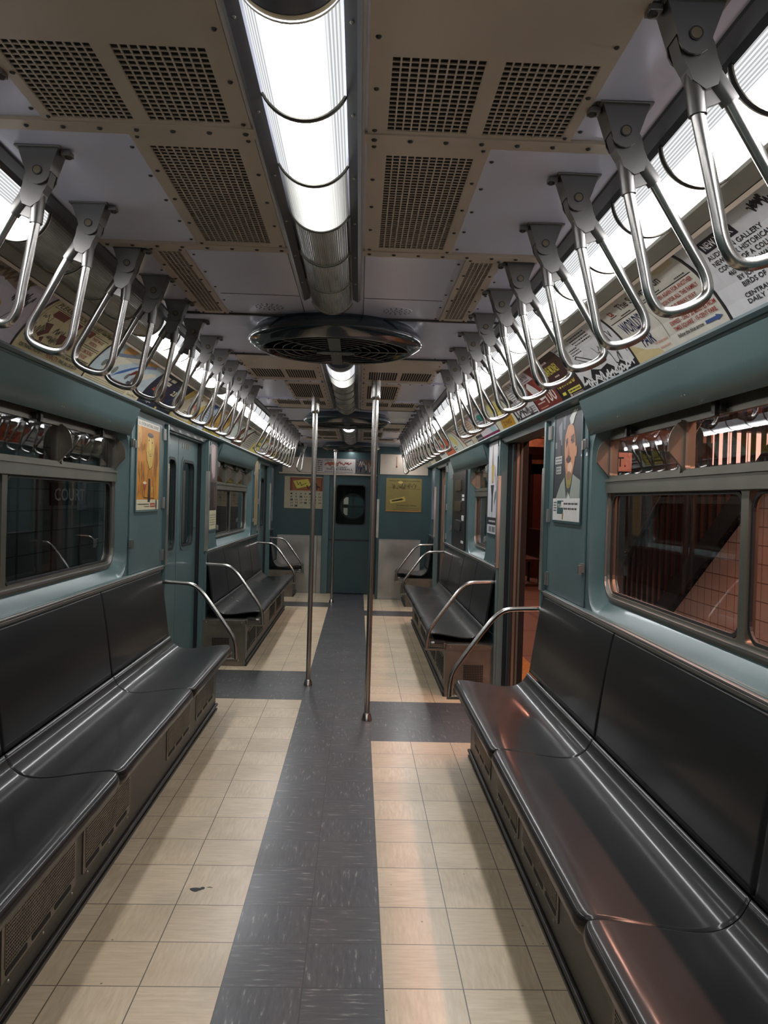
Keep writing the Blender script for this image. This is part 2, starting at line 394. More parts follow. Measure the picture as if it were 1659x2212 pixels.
# rear wall (behind the camera) keeps the light in
struct('wall_rear', MB().box(-1.3, 1.3, YB - .05, YB, 0, 2.2), M_teal)

# ------------------------------------------------------------------ windows
def window(s, idx, y0, y1, mull, nh):
    root = sroot('window_%d' % idx, (s * 1.195, (y0 + y1) / 2, .985))
    fy0, fy1, fz0, fz1 = y0 + .05, y1 - .05, .985, 1.725
    o = rrect(y0, y1, .93, 1.72, .12); i_ = rrect(fy0, fy1, fz0, fz1, .10); k = len(o)
    mb = MB().add([(s * (WX - .001), a, b) for a, b in o] + [(s * (WX + .012), a * .93 + c * .07, b * .93 + d * .07) for (a, b), (c, d) in zip(o, i_)] + [(s * 1.192, a, b) for a, b in i_],
                  [(j * k + i, j * k + (i + 1) % k, (j + 1) * k + (i + 1) % k, (j + 1) * k + i) for j in range(2) for i in range(k)], 0, True)
    obj('window_surround', mb, M_teal, root)
    zb = 1.47                                             # transom
    lo = rrect(fy0 + .035, fy1 - .035, fz0 + .035, zb - .03, .07, rs=(.07, .07, .015, .015))
    up = rrect(fy0 + .035, fy1 - .035, zb + .03, fz1 - .045, .05)
    holes = []
    ms = [mull] if mull else []
    edges = [fy0 + .035] + [q for m_ in ms for q in (m_ - .022, m_ + .022)] + [fy1 - .035]
    panes = [(edges[i], edges[i + 1]) for i in range(0, len(edges), 2)]
    for j, (a, b) in enumerate(panes):
        holes.append(rrect(a, b, fz0 + .035, zb - .03, .06, rs=(.075 if j == 0 else .012, .075 if j == len(panes) - 1 else .012, .012, .012)))
    hw = (fy1 - fy0 - .07) / nh
    hop = [(fy0 + .035 + hw * j + (.018 if j else -.012), fy0 + .035 + hw * (j + 1) - (.018 if j < nh - 1 else -.012)) for j in range(nh)]
    for j, (a, b) in enumerate(hop):
        holes.append(rrect(a, b, zb + .035, fz1 - .05, .02, rs=(.02, .02, .045 if j == nh - 1 else .01, .045 if j == 0 else .01)))
    fr = MB().prism(rrect(fy0, fy1, fz0, fz1, .10), fnx(s, 1.188), 0, .03, 0, holes)
    obj('window_frame', fr, M_olive, root, bevel=.004)
    obj('transom', MB().box(s * 1.172, s * 1.19, fy0 + .01, fy1 - .01, zb - .028, zb + .03).box(s * 1.165, s * 1.175, fy0 + .02, fy1 - .02, zb + .018, zb + .03), M_olive, root)
    b = MB()
    gl = rrect(fy0 + .012, fy1 - .012, fz0 + .012, zb - .012, .09, rs=(.09, .09, .01, .01)); g2 = rrect(fy0 + .02, fy1 - .02, fz0 + .022, zb - .022, .08, rs=(.08, .08, .01, .01))
    obj('sill_bead', MB().prism(gl, fnx(s, 1.178), 0, .012, 0, [g2]), M_steel, root)
    for a, b in panes:
        obj('pane', MB().add([(s * 1.206, a - .01, fz0 + .03), (s * 1.206, b + .01, fz0 + .03), (s * 1.206, b + .01, zb - .02), (s * 1.206, a - .01, zb - .02)], [(0, 1, 2, 3)]), M_glass, root)
    for a, b in panes:
        obj('gasket', MB().prism(rrect(a - .002, b + .002, fz0 + .033, zb - .028, .06), fnx(s, 1.196), 0, .008, 0, [rrect(a + .010, b - .010, fz0 + .045, zb - .040, .05)]), M_black, root)
    for j, (a, b) in enumerate(hop):
        sash = obj('hopper_sash', MB().prism(rrect(a - .004, b + .004, zb + .03, fz1 - .046, .012), fnx(s, 1.182), 0, .016, 0, [rrect(a + .010, b - .008, zb + .044, fz1 - .060, .012)]), M_olive, root)
        obj('glass', MB().add([(s * 1.19, a, zb + .035), (s * 1.19, b, zb + .035), (s * 1.19, b, fz1 - .05), (s * 1.19, a, fz1 - .05)], [(0, 1, 2, 3)]), M_glass, sash)
        m_ = (a + b) / 2 + .1
        obj('latch', MB().box(s * 1.165, s * 1.19, m_ - .03, m_ + .03, fz1 - .055, fz1 - .03).box(s * 1.155, s * 1.17, m_ - .012, m_ + .012, fz1 - .065, fz1 - .02), M_dmet, sash)
        # wind deflector wings: sheet quadrant standing out from the wall at both ends
        for yy, e in ((b + .004, 1), (a - .004, -1)):
            if e < 0 and j > 0: continue
            x0, x1 = 1.188, 1.128
            w = [(x0, zb + .032), (x0, fz1 - .05)] + [(x0 - (x0 - x1) * math.sin(t * PI / 12), fz1 - .05 - .085 * (1 - math.cos(t * PI / 12))) for t in range(1, 7)] + [(x1, zb + .10)]
            obj('wind_deflector', MB().prism([(s * p, q) for p, q in w], fny(yy), 0, .003).add(
                [(s * x1, yy - .012 * e, zb + .10), (s * x1, yy + .004, zb + .10), (s * x0, yy + .004, zb + .032), (s * x0, yy - .012 * e, zb + .032)], [(0, 1, 2, 3)]), M_frame, root)
    return root
widx = 1
for s in (1, -1):
    for (a, b, m_) in WIN[s]:
        window(s, widx, a, b, m_, 3 if b - a > 1.5 else 1); widx += 1

# header panels above the windows (lean outwards towards the bottom)
def header(s, y0, y1, label):
    mb = MB().sheet([(1.070, 1.856), (1.078, 1.845), (1.104, 1.775), (1.128, 1.70), (1.130, 1.695), (1.126, 1.695), (1.100, 1.772), (1.074, 1.842)], y0, y1, 0, True, s)
    pl = [(1.07, 1.856), (1.104, 1.775), (1.13, 1.695), (1.14, 1.695), (1.14, 1.856)]
    for yy in (y0, y1 - .003): mb.prism([(s * a, b) for a, b in pl], fny(yy), 0, .003)
    n = int((y1 - y0) / .6) + 1
    for i in range(n):
        yy = y0 + .25 + i * .62
        if yy > y1 - .1: break
        mb.box(s * 1.084, s * 1.09, yy, yy + .0015, 1.82, 1.825, 1)
        for x, z in ((1.0855, 1.822), (1.1155, 1.735)):
            for dy in (-.012, .012): mb.dome((s * x, yy + dy, z), .0055, (-s * .95, 0, .3), 1)
    return tag(obj('header_panel', mb, [M_teal, M_steel]), label, 'panel')
header(1, .98, 3.52, 'teal riveted header panel above the large right window, nearest the camera')
header(-1, 1.90, 4.43, 'teal riveted header panel above the large left window, nearest the camera')
header(1, 6.28, 8.56, 'teal header panel on the right wall beyond the open door')
header(-1, 7.12, 9.55, 'teal header panel over the far left window beyond the closed door')

# ------------------------------------------------------------------ trims along the top of the seats
for s, yy in ((1, [(YB, 4.30), (5.66, 9.2), (10.42, YR)]), (-1, [(YB, 5.24), (6.60, 10.06), (11.30, YE)])):
    for a, b in yy:
        struct('trim_%d' % tn, MB().box(s * 1.112, s * 1.131, a, b, .905, .918).box(s * 1.106, s * 1.13, a, b, .921, .93).box(s * 1.118, s * 1.131, a, b, .90, .934, 1), [M_steel, M_teal], bevel=.002); tn += 1

# ------------------------------------------------------------------ benches
SEATP = [(.663, .382), (.655, .392), (.651, .41), (.655, .428), (.668, .438), (.70, .441), (.76, .434), (.83, .423), (.90, .413), (.95, .411), (.985, .418), (1.013, .434), (1.033, .456), (1.048, .488)]
BACKP = [(1.054, .492), (1.060, .53), (1.069, .60), (1.080, .68), (1.092, .76), (1.104, .83), (1.114, .88), (1.12, .902)]
def smooth_profile(prof, it=2):
    return [(v.x, v.y) for v in chaikin([(a, b, 0) for a, b in prof], it)]
def shell(s, prof, y0, y1, th, front):
    k0 = len(prof); prof = smooth_profile(prof); n = len(prof); rings = []
    L = y1 - y0
    ts = [0, .003, .006, .012, .02, .035, .06] ; ys = [y0 + t for t in ts] + [y0 + L * k / 6 for k in range(1, 6)] + [y1 - t for t in reversed(ts)]
    off = []
    for i in range(n):
        a = Vector(prof[max(i - 1, 0)]); b = Vector(prof[min(i + 1, n - 1)]); d = (b - a).normalized(); off.append(Vector((d.y, -d.x)) * th)
    for y in ys:
        e = min(y - y0, y1 - y); t = max(0, 1 - e / .05)
        ring = []
        for i, (x, z) in enumerate(prof):
            ins = 0; dz = 0
            if front:
                w = max(0, 1 - i / n * k0 / 5.); ins = .035 * w * t ** 2.4; dz = 0
            else: dz = 0; ins = .004 * max(0, 1 - e / .01)
            ring.append((s * (x + ins), y, z + dz))
        dip = .0045 * max(0, 1 - e / .006)
        ring = [(x + s * off[i].x * dip / th, y_, z + off[i].y * dip / th) for i, (x, y_, z) in enumerate(ring)]
        under = [(s * (prof[i][0] + off[i].x + (.035 * max(0, 1 - i / n * k0 / 5.) * t ** 2.4 if front else 0)), y, prof[i][1] + off[i].y) for i in reversed(range(n))]
        rings.append(ring + under)
    k = 2 * n; vs = [v for r in rings for v in r]
    fs = [(j * k + i, j * k + (i + 1) % k, (j + 1) * k + (i + 1) % k, (j + 1) * k + i) for j in range(len(ys) - 1) for i in range(k)]
    mb = MB().add(vs, fs, 0, True)
    mb.add(rings[0], [tuple(range(k))]); mb.add(rings[-1], [tuple(range(k))])
    return mb
def armrest(s, y, parent, long_=True):
    P = [(1.128, .822), (1.0, .818), (.93, .812), (.875, .775), (.81, .69), (.69, .525), (.652, .465), (.640, .40), (.637, .335)]
    pts = chaikin([(s * a, y, b) for a, b in P], 2)
    a = obj('armrest', MB().tube(pts, .0135, 12), M_chrome, parent)
    obj('mounting_plate', MB().box(s * .625, s * .78, y - .012, y + .012, .322, .337), M_chrome, a)
def grille(mb, s, x, y0, y1, z0, z1, n=26, k=9, th=.0022):
    """pressed mesh: bars over a dark backing"""
    mb.box(s * (x + .001), s * (x + .002), y0, y1, z0, z1, 1)
    for i in range(n + 1):
        yy = y0 + (y1 - y0) * i / n; mb.box(s * (x - .003), s * x, yy - th / 2, yy + th / 2, z0, z1, 0)
    for i in range(k + 1):
        zz = z0 + (z1 - z0) * i / k; mb.box(s * (x - .0035), s * x, y0, y1, zz - th / 2, zz + th / 2, 0)
def bench(s, y0, y1, b0, b1, seams, grl, arms, label, ends=(0, 0)):
    root = thing('bench', label, 'bench', (s * .95, (y0 + y1) / 2, 0))
    cuts = [y0] + seams + [y1]
    for a, b in zip(cuts, cuts[1:]):
        obj('seat', shell(s, SEATP, a + .0022, b - .0022, .012, True), M_seat, root)
        obj('backrest', shell(s, BACKP, a + .0018, b - .0018, .012, False), M_seat, root)
    base = MB().box(s * .768, s * 1.128, b0, b1, .0, .372, 0)
    base.box(s * .69, s * .768, b0 + .02, b1 - .02, .372, .385, 2).box(s * .755, s * .772, b0, b1, .345, .378, 1)
    ba = obj('base', base, [M_rib, M_frame, M_dmet], root)
    obj('toe_rail', MB().box(s * .755, s * .775, b0, b1, 0, .012, 0).tube([(s * .76, b0, .035), (s * .76, b1, .035)], .009, 8, 0), M_dmet, root)
    for (a, b) in grl:
        g = MB(); big = b < 6
        g.prism([(a - .02, .105), (b + .02, .105), (b + .02, .265), (a - .02, .265)], fnx(s, .764), 0, .003, 0, [[(a, .138), (b, .138), (b, .255), (a, .255)]])
        grille(g, s, .765, a, b, .138, .255, 48 if big else 20, 12 if big else 6, .003)
        for k in range(3):
            c0 = a + (b - a) * (k + .03) / 3; c1 = c0 + (b - a) * .27
            g.prism(rrect(c0, c1, .114, .131, .006, 3), fnx(s, .7625), 0, .001, 1)
        for yy in (a + .02, b - .02, (a + b) / 2): g.dome((s * .762, yy, .095), .005, (-s, 0, 0), 2)
        obj('heater_grille', g, [M_frame if big else M_dmet, M_void, M_steel], root)
    # end panels seen across the doorway
    for e, yy, dy in ((ends[0], b0, -1), (ends[1], b1, 1)):
        if not e: continue
        g = MB().prism([(s * .772, .0), (s * 1.125, .0), (s * 1.125, .372), (s * .772, .372)], fny(yy), 0, dy * .004, 0)
        g.box(s * .772, s * 1.125, yy + dy * .004, yy + dy * .008, .335, .372, 0)
        for x in (.80, .95, 1.09): g.dome((s * x, yy + dy * .008, .353), .006, (0, dy, 0), 0)
        x0, x1, z0, z1 = .90, 1.04, .06, .23
        g.box(s * x0, s * x1, yy + dy * .004, yy + dy * .005, z0, z1, 1)
        for i in range(13): g.box(s * (x0 + (x1 - x0) * i / 12 - .0012), s * (x0 + (x1 - x0) * i / 12 + .0012), yy + dy * .005, yy + dy * .008, z0, z1, 0)
        for i in range(15): g.box(s * x0, s * x1, yy + dy * .005, yy + dy * .008, z0 + (z1 - z0) * i / 14 - .0012, z0 + (z1 - z0) * i / 14 + .0012, 0)
        obj('end_panel', g, [M_frame, M_void], root)
        obj('support_block', MB().box(s * .66, s * .765, yy + .02 * -dy, yy + .055 * -dy, .345, .385), M_cast, root, bevel=.01)
    for y in arms: armrest(s, y, root)
    return root
bench(1, .6, 4.28, .6, 4.37, [1.825, 3.075], [(.75, 1.26), (1.37, 1.88), (2.45, 2.96), (3.07, 3.5), (3.72, 4.2)], [4.335], 'long black bench below the large right window, nearest the camera', (0, 1))
bench(-1, .6, 5.15, .6, 5.24, [1.55, 2.755, 3.96], [(.95, 1.46), (2.11, 2.62), (2.73, 3.24), (3.91, 4.41), (4.61, 5.12)], [5.21], 'long black bench below the large left window, nearest the camera', (0, 1))
bench(1, 5.80, 9.10, 5.715, 9.16, [6.62, 7.45, 8.3], [(5.85, 6.3), (6.45, 6.9), (7.4, 7.85), (8.3, 8.75)], [5.755, 9.14], 'black bench on the right between the open door and the far open door', (1, 1))
bench(-1, 6.70, 9.98, 6.60, 10.03, [7.5, 8.35, 9.2], [(6.75, 7.2), (7.35, 7.8), (8.4, 8.85), (9.1, 9.55)], [6.65, 10.0], 'black bench on the left between the closed door and the far left door', (1, 1))
bench(1, 10.6, 11.24, 10.55, 11.255, [], [], [10.56], 'short black end seat against the steel panel of the right far wall', (1, 0))
bench(-1, 11.36, 11.80, 11.33, 11.815, [], [], [11.35], 'short black end seat in the far left corner', (1, 0))

# ------------------------------------------------------------------ side doors
def leaf(name, s, x, y0, y1, wy0, wy1, root):
    hole = rrect(wy0, wy1, 1.0, 1.64, .07)
    mb = MB().prism([(y0, 0.01), (y1, 0.01), (y1, 1.83), (y0, 1.83)], fnx(s, x), 0, .03, 0, [hole])
    mb.prism(rrect(wy0 - .03, wy1 + .03, .97, 1.67, .09), fnx(s, x - .006), 0, .006, 0, [hole])
    for i in range(4): mb.box(s * (x - .002), s * x, y0 + .12 + i * .07, y0 + .165 + i * .07, 1.725, 1.765, 1)
    lf = obj(name, mb, [M_teal, M_olive], root)
    obj('gasket', MB().prism(rrect(wy0 - .006, wy1 + .006, .994, 1.646, .075), fnx(s, x - .009), 0, .012, 0, [rrect(wy0 + .014, wy1 - .014, 1.014, 1.626, .06)]), M_black, lf)
    obj('glass', MB().add([(s * (x + .012), wy0 - .01, .99), (s * (x + .012), wy1 + .01, .99), (s * (x + .012), wy1 + .01, 1.65), (s * (x + .012), wy0 - .01, 1.65)], [(0, 1, 2, 3)]), M_glass, lf)
    return lf
def jambs(s, y0, y1, root, pink=False):
    for yy, e in ((y0, 1), (y1, -1)):                      # e: direction into the opening
        obj('jamb', MB().box(s * 1.105, s * 1.27, yy, yy - e * .035, 0, 1.83).box(s * 1.12, s * 1.16, yy, yy + e * .012, 0, 1.82), M_teal, root)
        obj('guard_strip', MB().box(s * 1.099, s * 1.104, yy - e * .044, yy + e * .004, .93, 1.58).box(s * 1.099, s * 1.14, yy + e * .001, yy + e * .005, .93, 1.58)
            .dome((s * 1.098, yy - e * .02, .96), .004, (-s, 0, 0)).dome((s * 1.098, yy - e * .02, 1.25), .004, (-s, 0, 0)).dome((s * 1.098, yy - e * .02, 1.55), .004, (-s, 0, 0)), M_sheet, root)
        obj('rubber_seal', MB().box(s * 1.165, s * 1.25, yy, yy + e * .018, .02, 1.81), M_black, root)
    obj('threshold', MB().box(s * 1.10, s * 1.36, y0, y1, 0, .012), M_steel, root)
d = sroot('door_1', (1.19, 5.0, 0)); jambs(1, 4.30, 5.66, d)
obj('door_leaf_edge', MB().box(1.19, 1.23, 5.58, 5.655, .02, 1.80, 0).box(1.185, 1.235, 5.55, 5.58, .02, 1.80, 2).box(1.205, 1.222, 5.54, 5.55, .02, 1.80, 1).box(1.19, 1.225, 4.31, 4.34, .02, 1.8, 0), [M_teal, M_olive, M_black], d)
d = sroot('door_2', (1.19, 9.8, 0)); jambs(1, 9.2, 10.42, d)
obj('door_leaf_edge', MB().box(1.19, 1.23, 10.3, 10.4, .02, 1.80, 0).box(1.185, 1.235, 10.27, 10.3, .02, 1.80, 1), [M_teal, M_olive], d)
for nm, a, b, mid in (('door_3', 5.24, 6.60, 5.885), ('door_4', 10.06, 11.30, 10.68)):
    d = sroot(nm, (-1.19, mid, 0)); jambs(-1, a, b, d)
    leaf('door_leaf', -1, 1.19, a + .02, mid - .006, a + .31 if nm == 'door_3' else a + .16, mid - .09, d)
    leaf('door_leaf', -1, 1.19, mid + .006, b - .02, mid + .13, b - .17, d)
    obj('door_seal', MB().box(-1.192, -1.215, mid - .008, mid + .008, .02, 1.82), M_black, d)
struct('trim_%d' % tn, MB().box(-1.15, -1.27, 5.24, 6.6, 1.80, 1.835), M_teald); tn += 1

# ------------------------------------------------------------------ hinged pocket panels
def access_panel(s, y0, y1, hinge_far, label):
    root = thing('access_panel', label, 'panel', (s * WX, (y0 + y1) / 2, .935))
    obj('panel', MB().prism([(y0, .937), (y1, .937), (y1, 1.845), (y0, 1.845)], fnx(s, WX - .008), 0, .006, 0), M_teal, root, bevel=.002)
    hy, ly = (y1, y0) if hinge_far else (y0, y1)
    e = 1 if hinge_far else -1
    for z in (1.0, 1.33, 1.76):
        obj('hinge', MB().box(s * 1.112, s * 1.121, hy - e * .045, hy - e * .01, z - .035, z + .035).cyl((s * 1.112, hy - e * .008, z - .035), .006, .07), M_steel, root)
    for z in (1.11, 1.66):
        obj('latch', MB().box(s * 1.108, s * 1.121, ly - .012, ly + .03, z - .02, z + .02).box(s * 1.098, s * 1.11, ly - .005, ly + .012, z - .028, z + .012), M_steel, root)
    return root
access_panel(1, 3.53, 4.22, True, 'teal hinged pocket panel holding the portrait poster beside the open door')
access_panel(-1, 4.44, 5.17, True, 'teal hinged pocket panel holding the orange drink poster, left wall')
access_panel(1, 5.74, 6.24, False, 'teal hinged pocket panel with the tower poster beyond the open door')
access_panel(-1, 6.68, 7.10, False, 'narrow teal pocket panel just beyond the closed left door')
access_panel(-1, 9.56, 10.0, True, 'teal pocket panel before the farthest left door')
access_panel(1, 8.58, 9.12, True, 'glossy teal hinged panel before the far right open door')

# ------------------------------------------------------------------ printed graphics on a curved or flat card
import bmesh
CL = [0.]
for a, b in zip(COVE, COVE[1:]): CL.append(CL[-1] + math.hypot(b[0] - a[0], b[1] - a[1]))
CH = CL[-1]
def cove_at(h, off):
    """h = height up from the lower edge along the curve"""
    q = CH - h
    i = 0
    while i < len(COVE) - 2 and CL[i + 1] < q: i += 1
    t = (q - CL[i]) / (CL[i + 1] - CL[i]); a, b = COVE[i], COVE[i + 1]
    x, z = a[0] + (b[0] - a[0]) * t, a[1] + (b[1] - a[1]) * t
    d = Vector((b[0] - a[0], b[1] - a[1])).normalized(); n = Vector((d.y, -d.x))    # inward, downward
    if n.x > 0: n = -n
    return x + n.x * off, z + n.y * off
TEXTC = {}
def text_geo(st, xs=1.):
    if st in TEXTC: return TEXTC[st]
    cu = bpy.data.curves.new('t', 'FONT'); cu.body = st; cu.size = 1; cu.resolution_u = 2; cu.offset = .016; cu.align_x = 'LEFT'
    o = bpy.data.objects.new('t', cu); C.objects.link(o)
    bpy.context.view_layer.update()
    me = bpy.data.meshes.new_from_object(o.evaluated_get(bpy.context.evaluated_depsgraph_get()))
    vs = [(v.co.x, v.co.y) for v in me.vertices]; fs = [tuple(p.vertices) for p in me.polygons]
    bpy.data.objects.remove(o); bpy.data.curves.remove(cu); bpy.data.meshes.remove(me)
    TEXTC[st] = (vs, fs); return vs, fs
def graphics(W, H, base, ops, place, name, cuts=(), thick=.0012):
    """ops in fractions of the card; place(x, y, off) -> 3D"""
    mb = MB(); mats = [ink(base)]; idx = {tuple(base): 0}
    def mi(c):
        c = tuple(c)
        if c not in idx: idx[c] = len(mats); mats.append(ink(c))
        return idx[c]
    def put(vs, fs, m, off):
        ys = [v[1] for v in vs]
        ks = [k for k in cuts if min(ys) + 1e-6 < k < max(ys) - 1e-6]      # follow the folds of the curved rack
        if ks:
            bm = bmesh.new(); bv = [bm.verts.new((x, y, 0)) for x, y in vs]
            for f in fs:
                try: bm.faces.new([bv[i] for i in f])
                except ValueError: pass
            for k in ks: bmesh.ops.bisect_plane(bm, geom=bm.verts[:] + bm.edges[:] + bm.faces[:], plane_co=(0, k, 0), plane_no=(0, 1, 0))
            bm.verts.index_update(); vs = [(v.co.x, v.co.y) for v in bm.verts]; fs = [tuple(v.index for v in f.verts) for f in bm.faces]; bm.free()
        mb.add([place(x, y, off) for x, y in vs], fs, m)
    put([(0, 0), (W, 0), (W, H), (0, H)], [(0, 1, 2, 3)], 0, thick)
    # edges so the card has thickness
    hs = [0] + sorted(c for c in cuts if 0 < c < H) + [H]; e = [(0, h) for h in hs] + [(W, h) for h in reversed(hs)]; k = len(e)
    mb.add([place(x, y, 0) for x, y in e] + [place(x, y, thick) for x, y in e], [(i, (i + 1) % k, k + (i + 1) % k, k + i) for i in range(k)])
    lay = 0
    for op in ops:
        lay += 1; off = thick + .0002 + .00006 * lay; q = op[0]
        if q == 'r': _, x0, y0, x1, y1, c = op; put([(x0 * W, y0 * H), (x1 * W, y0 * H), (x1 * W, y1 * H), (x0 * W, y1 * H)], [(0, 1, 2, 3)], mi(c), off)
        elif q == 'e':
            _, cx, cy, rx, ry, c = op; P = [(cx * W + rx * W * math.cos(t * PI / 9), cy * H + ry * H * math.sin(t * PI / 9)) for t in range(18)]
            put(P, [tuple(range(18))], mi(c), off)
        elif q == 'p':
            _, P, c = op; P = [(a * W, b * H) for a, b in P]; tr = tessellate_polygon([[Vector((a, b, 0)) for a, b in P]]); put(P, [tuple(t) for t in tr], mi(c), off)
        elif q == 'l':
            _, P, w, c = op; P = [Vector((a * W, b * H)) for a, b in P]; w = w * H / 2
            for a, b in zip(P, P[1:]):
                d = (b - a)
                if d.length < 1e-6: continue
                d.normalize(); nn = Vector((-d.y, d.x)) * w; a2, b2 = a - d * w * .6, b + d * w * .6
                put([tuple(a2 - nn), tuple(b2 - nn), tuple(b2 + nn), tuple(a2 + nn)], [(0, 1, 2, 3)], mi(c), off)
        elif q == 't':
            _, st, x, y, h, wd, c = op           # wd = width as a fraction of the card; h = cap height fraction
            vs, fs = text_geo(st); x0 = min(v[0] for v in vs); x1 = max(v[0] for v in vs)
            kx = wd * W / (x1 - x0); ky = h * H / .72
            put([((x * W) + (a - x0) * kx, y * H + b * ky) for a, b in vs], fs, mi(c), off)
        elif q == 'g':                           # illegible small print: rows of word-sized dashes
            _, x0, y0, x1, y1, rows, c = op; rh = (y1 - y0) / rows; rnd = random.Random(int(x0 * 977 + y0 * 13 + rows))
            for i in range(rows):
                xx = x0; yb = y1 - (i + .8) * rh
                while xx < x1 - .01:
                    ww = min(x1 - xx, (.25 + rnd.random() * .6) * rh * H / W * 2.2); put([(xx * W, yb * H), ((xx + ww) * W, yb * H), ((xx + ww) * W, (yb + rh * .5) * H), (xx * W, (yb + rh * .5) * H)], [(0, 1, 2, 3)], mi(c), off)
                    xx += ww + .22 * rh * H / W * 1.8
        elif q == 's':                           # loose brush scribble
            _, x0, y0, x1, y1, n, w, c, seed = op; rnd = random.Random(seed)
            P = [(x0 + (x1 - x0) * (i + rnd.random()) / n, y0 + (y1 - y0) * rnd.random()) for i in range(n)]
            P2 = [Vector((a * W, b * H)) for a, b in P]; w_ = w * H / 2
            for a, b in zip(P2, P2[1:]):
                d = (b - a)
                if d.length < 1e-6: continue
                d.normalize(); nn = Vector((-d.y, d.x)) * w_
                put([tuple(a - nn), tuple(b - nn), tuple(b + nn), tuple(a + nn)], [(0, 1, 2, 3)], mi(c), off)
    return mb, mats
def cove_card(s, y0, y1, base, ops, label, group=None):
    W, H = y1 - y0 - .012, CH - .004
    ya, yb = y0 + .006, y1 - .006
    def place(x, y, off):
        cx, cz = cove_at(y + .002, off + .0012)
        return (s * cx, (yb - x) if s > 0 else (ya + x), cz)
    mb, mats = graphics(W, H, base, ops, place, 'advertising_sign', [CH - c - .002 for c in CL[1:-1]])
    o = obj('advertising_sign', mb, mats, origin=(s * .98, (y0 + y1) / 2, 1.95))
    tag(o, label, 'advertisement', group or ('printed cards in the %s ceiling rack' % ('right' if s > 0 else 'left')))
    # black divider strip at the far end
    dm = MB(); pts = [cove_at(CH * i / 8, .004) for i in range(9)]; p2 = [cove_at(CH * i / 8, 0.0) for i in range(9)]
    for q in (y1 - .006,):
        dm.add([(s * a, q, b) for a, b in pts] + [(s * a, q + .012, b) for a, b in pts], [(i, i + 1, 10 + i, 9 + i) for i in range(8)], len(mats))
        o.data.materials.append(M_black)
        b0 = len(o.data.vertices)
    me = o.data; org = Vector(o.location)
    bm = bmesh.new(); bm.from_mesh(me); nv = [bm.verts.new(Vector(v) - org) for v in dm.v]
    for f in dm.f:
        ff = bm.faces.new([nv[i] for i in f]); ff.material_index = len(mats)
    bm.to_mesh(me); bm.free()
    return o
W_, K_, RED, NAVY = (214, 214, 210), (22, 22, 26), (150, 48, 34), (26, 32, 78)
CREAM, TANP, YEL = (206, 196, 160), (186, 174, 130), (214, 200, 84)
# --- right hand cards, near to far
cove_card(1, .62, 1.33, (200, 198, 196), [('g', .1, .2, .9, .8, 5, K_)], 'pale printed card at the near end of the right rack', 'printed cards in the right ceiling rack')
cove_card(1, 1.33, 2.043, (206, 206, 208), [
    ('r', .135, .75, .375, .90, (20, 22, 34)), ('t', 'NEW YORK', .152, .782, .085, .205, (226, 226, 226)),
    ('s', .50, .80, .62, .95, 14, .02, K_, 3), ('s', .52, .86, .60, .93, 9, .05, K_, 4), ('s', .70, .80, .80, .97, 12, .02, K_, 5), ('s', .72, .84, .78, .92, 8, .05, K_, 6),
    ('t', 'AUDUBON GALLERY     THE', .115, .665, .055, .50, K_), ('t', 'NEW-YORK HISTORICAL SOCIETY', .115, .585, .055, .54, K_),
    ('t', 'CONSISTS OF A COLLECTION OF', .115, .505, .055, .53, K_), ('t', '460 ORIGINAL WATERCOLOR DRAWINGS', .15, .425, .055, .62, K_),
    ('t', 'BY JOHN JAMES AUDUBON    OF THE', .18, .345, .055, .60, K_), ('t', 'BIRDS OF AMERICA.', .18, .265, .055, .33, K_),
    ('t', 'CENTRAL PARK WEST AT 77TH ST.', .15, .155, .05, .60, K_), ('t', 'DAILY 1-5  SATURDAYS 10-5', .15, .09, .05, .53, K_), ('t', 'GO SUBWAY', .42, .025, .05, .22, K_)],
    'white NEW YORK gallery card with black birds, nearest in the right rack')
cove_card(1, 2.043, 2.725, (204, 200, 188), [
    ('p', [(.0, 0), (.35, 0), (.3, .1), (.16, .16), (.05, .28), (0, .3)], (196, 178, 130)), ('p', [(.7, 1), (.98, 1), (.96, .9), (.8, .88)], (196, 184, 150)),
    ('t', 'ta', .10, .80, .12, .055, RED), ('l', [(.08, .78), (.17, .78)], .012, K_),
    ('t', 'The Subway Sun', .24, .80, .11, .52, K_), ('l', [(.02, .70), (.98, .70)], .012, K_), ('g', .2, .72, .34, .75, 1, K_), ('g', .5, .72, .7, .75, 1, K_), ('g', .85, .72, .95, .75, 1, K_),
    ('t', "WORLD'S", .08, .46, .20, .27, NAVY), ('t', 'FAIR', .17, .20, .18, .15, NAVY),
    ('l', [(.44, .66), (.47, .42), (.46, .16)], .008, K_),
    ('t', 'IS OPEN AGAIN FOR ANOTHER', .56, .62, .055, .40, RED), ('t', 'SEASON FOR ALL THE FAMILY', .56, .53, .055, .40, RED), ('t', 'GO THE SUBWAY WAY', .56, .44, .055, .34, RED),
    ('t', 'TO TRAVEL TO THE FAIR', .56, .355, .055, .36, RED), ('t', 'EXPRESS - ONLY 20 MINUTES FROM', .54, .27, .055, .44, RED), ('t', 'TIMES SQUARE - 15-CENT FARE.', .54, .19, .055, .42, RED),
    ('t', 'follow the blue arrow', .54, .10, .05, .26, K_), ('p', [(.82, .10), (.92, .10), (.92, .08), (.97, .12), (.92, .16), (.92, .14), (.82, .14)], (60, 84, 130)),
    ('t', 'the subway special', .29, .16, .04, .15, (200, 130, 110)), ('t', 'takes you there', .32, .08, .04, .12, (200, 130, 110))],
    "cream newspaper card about the WORLD'S FAIR with a blue arrow")
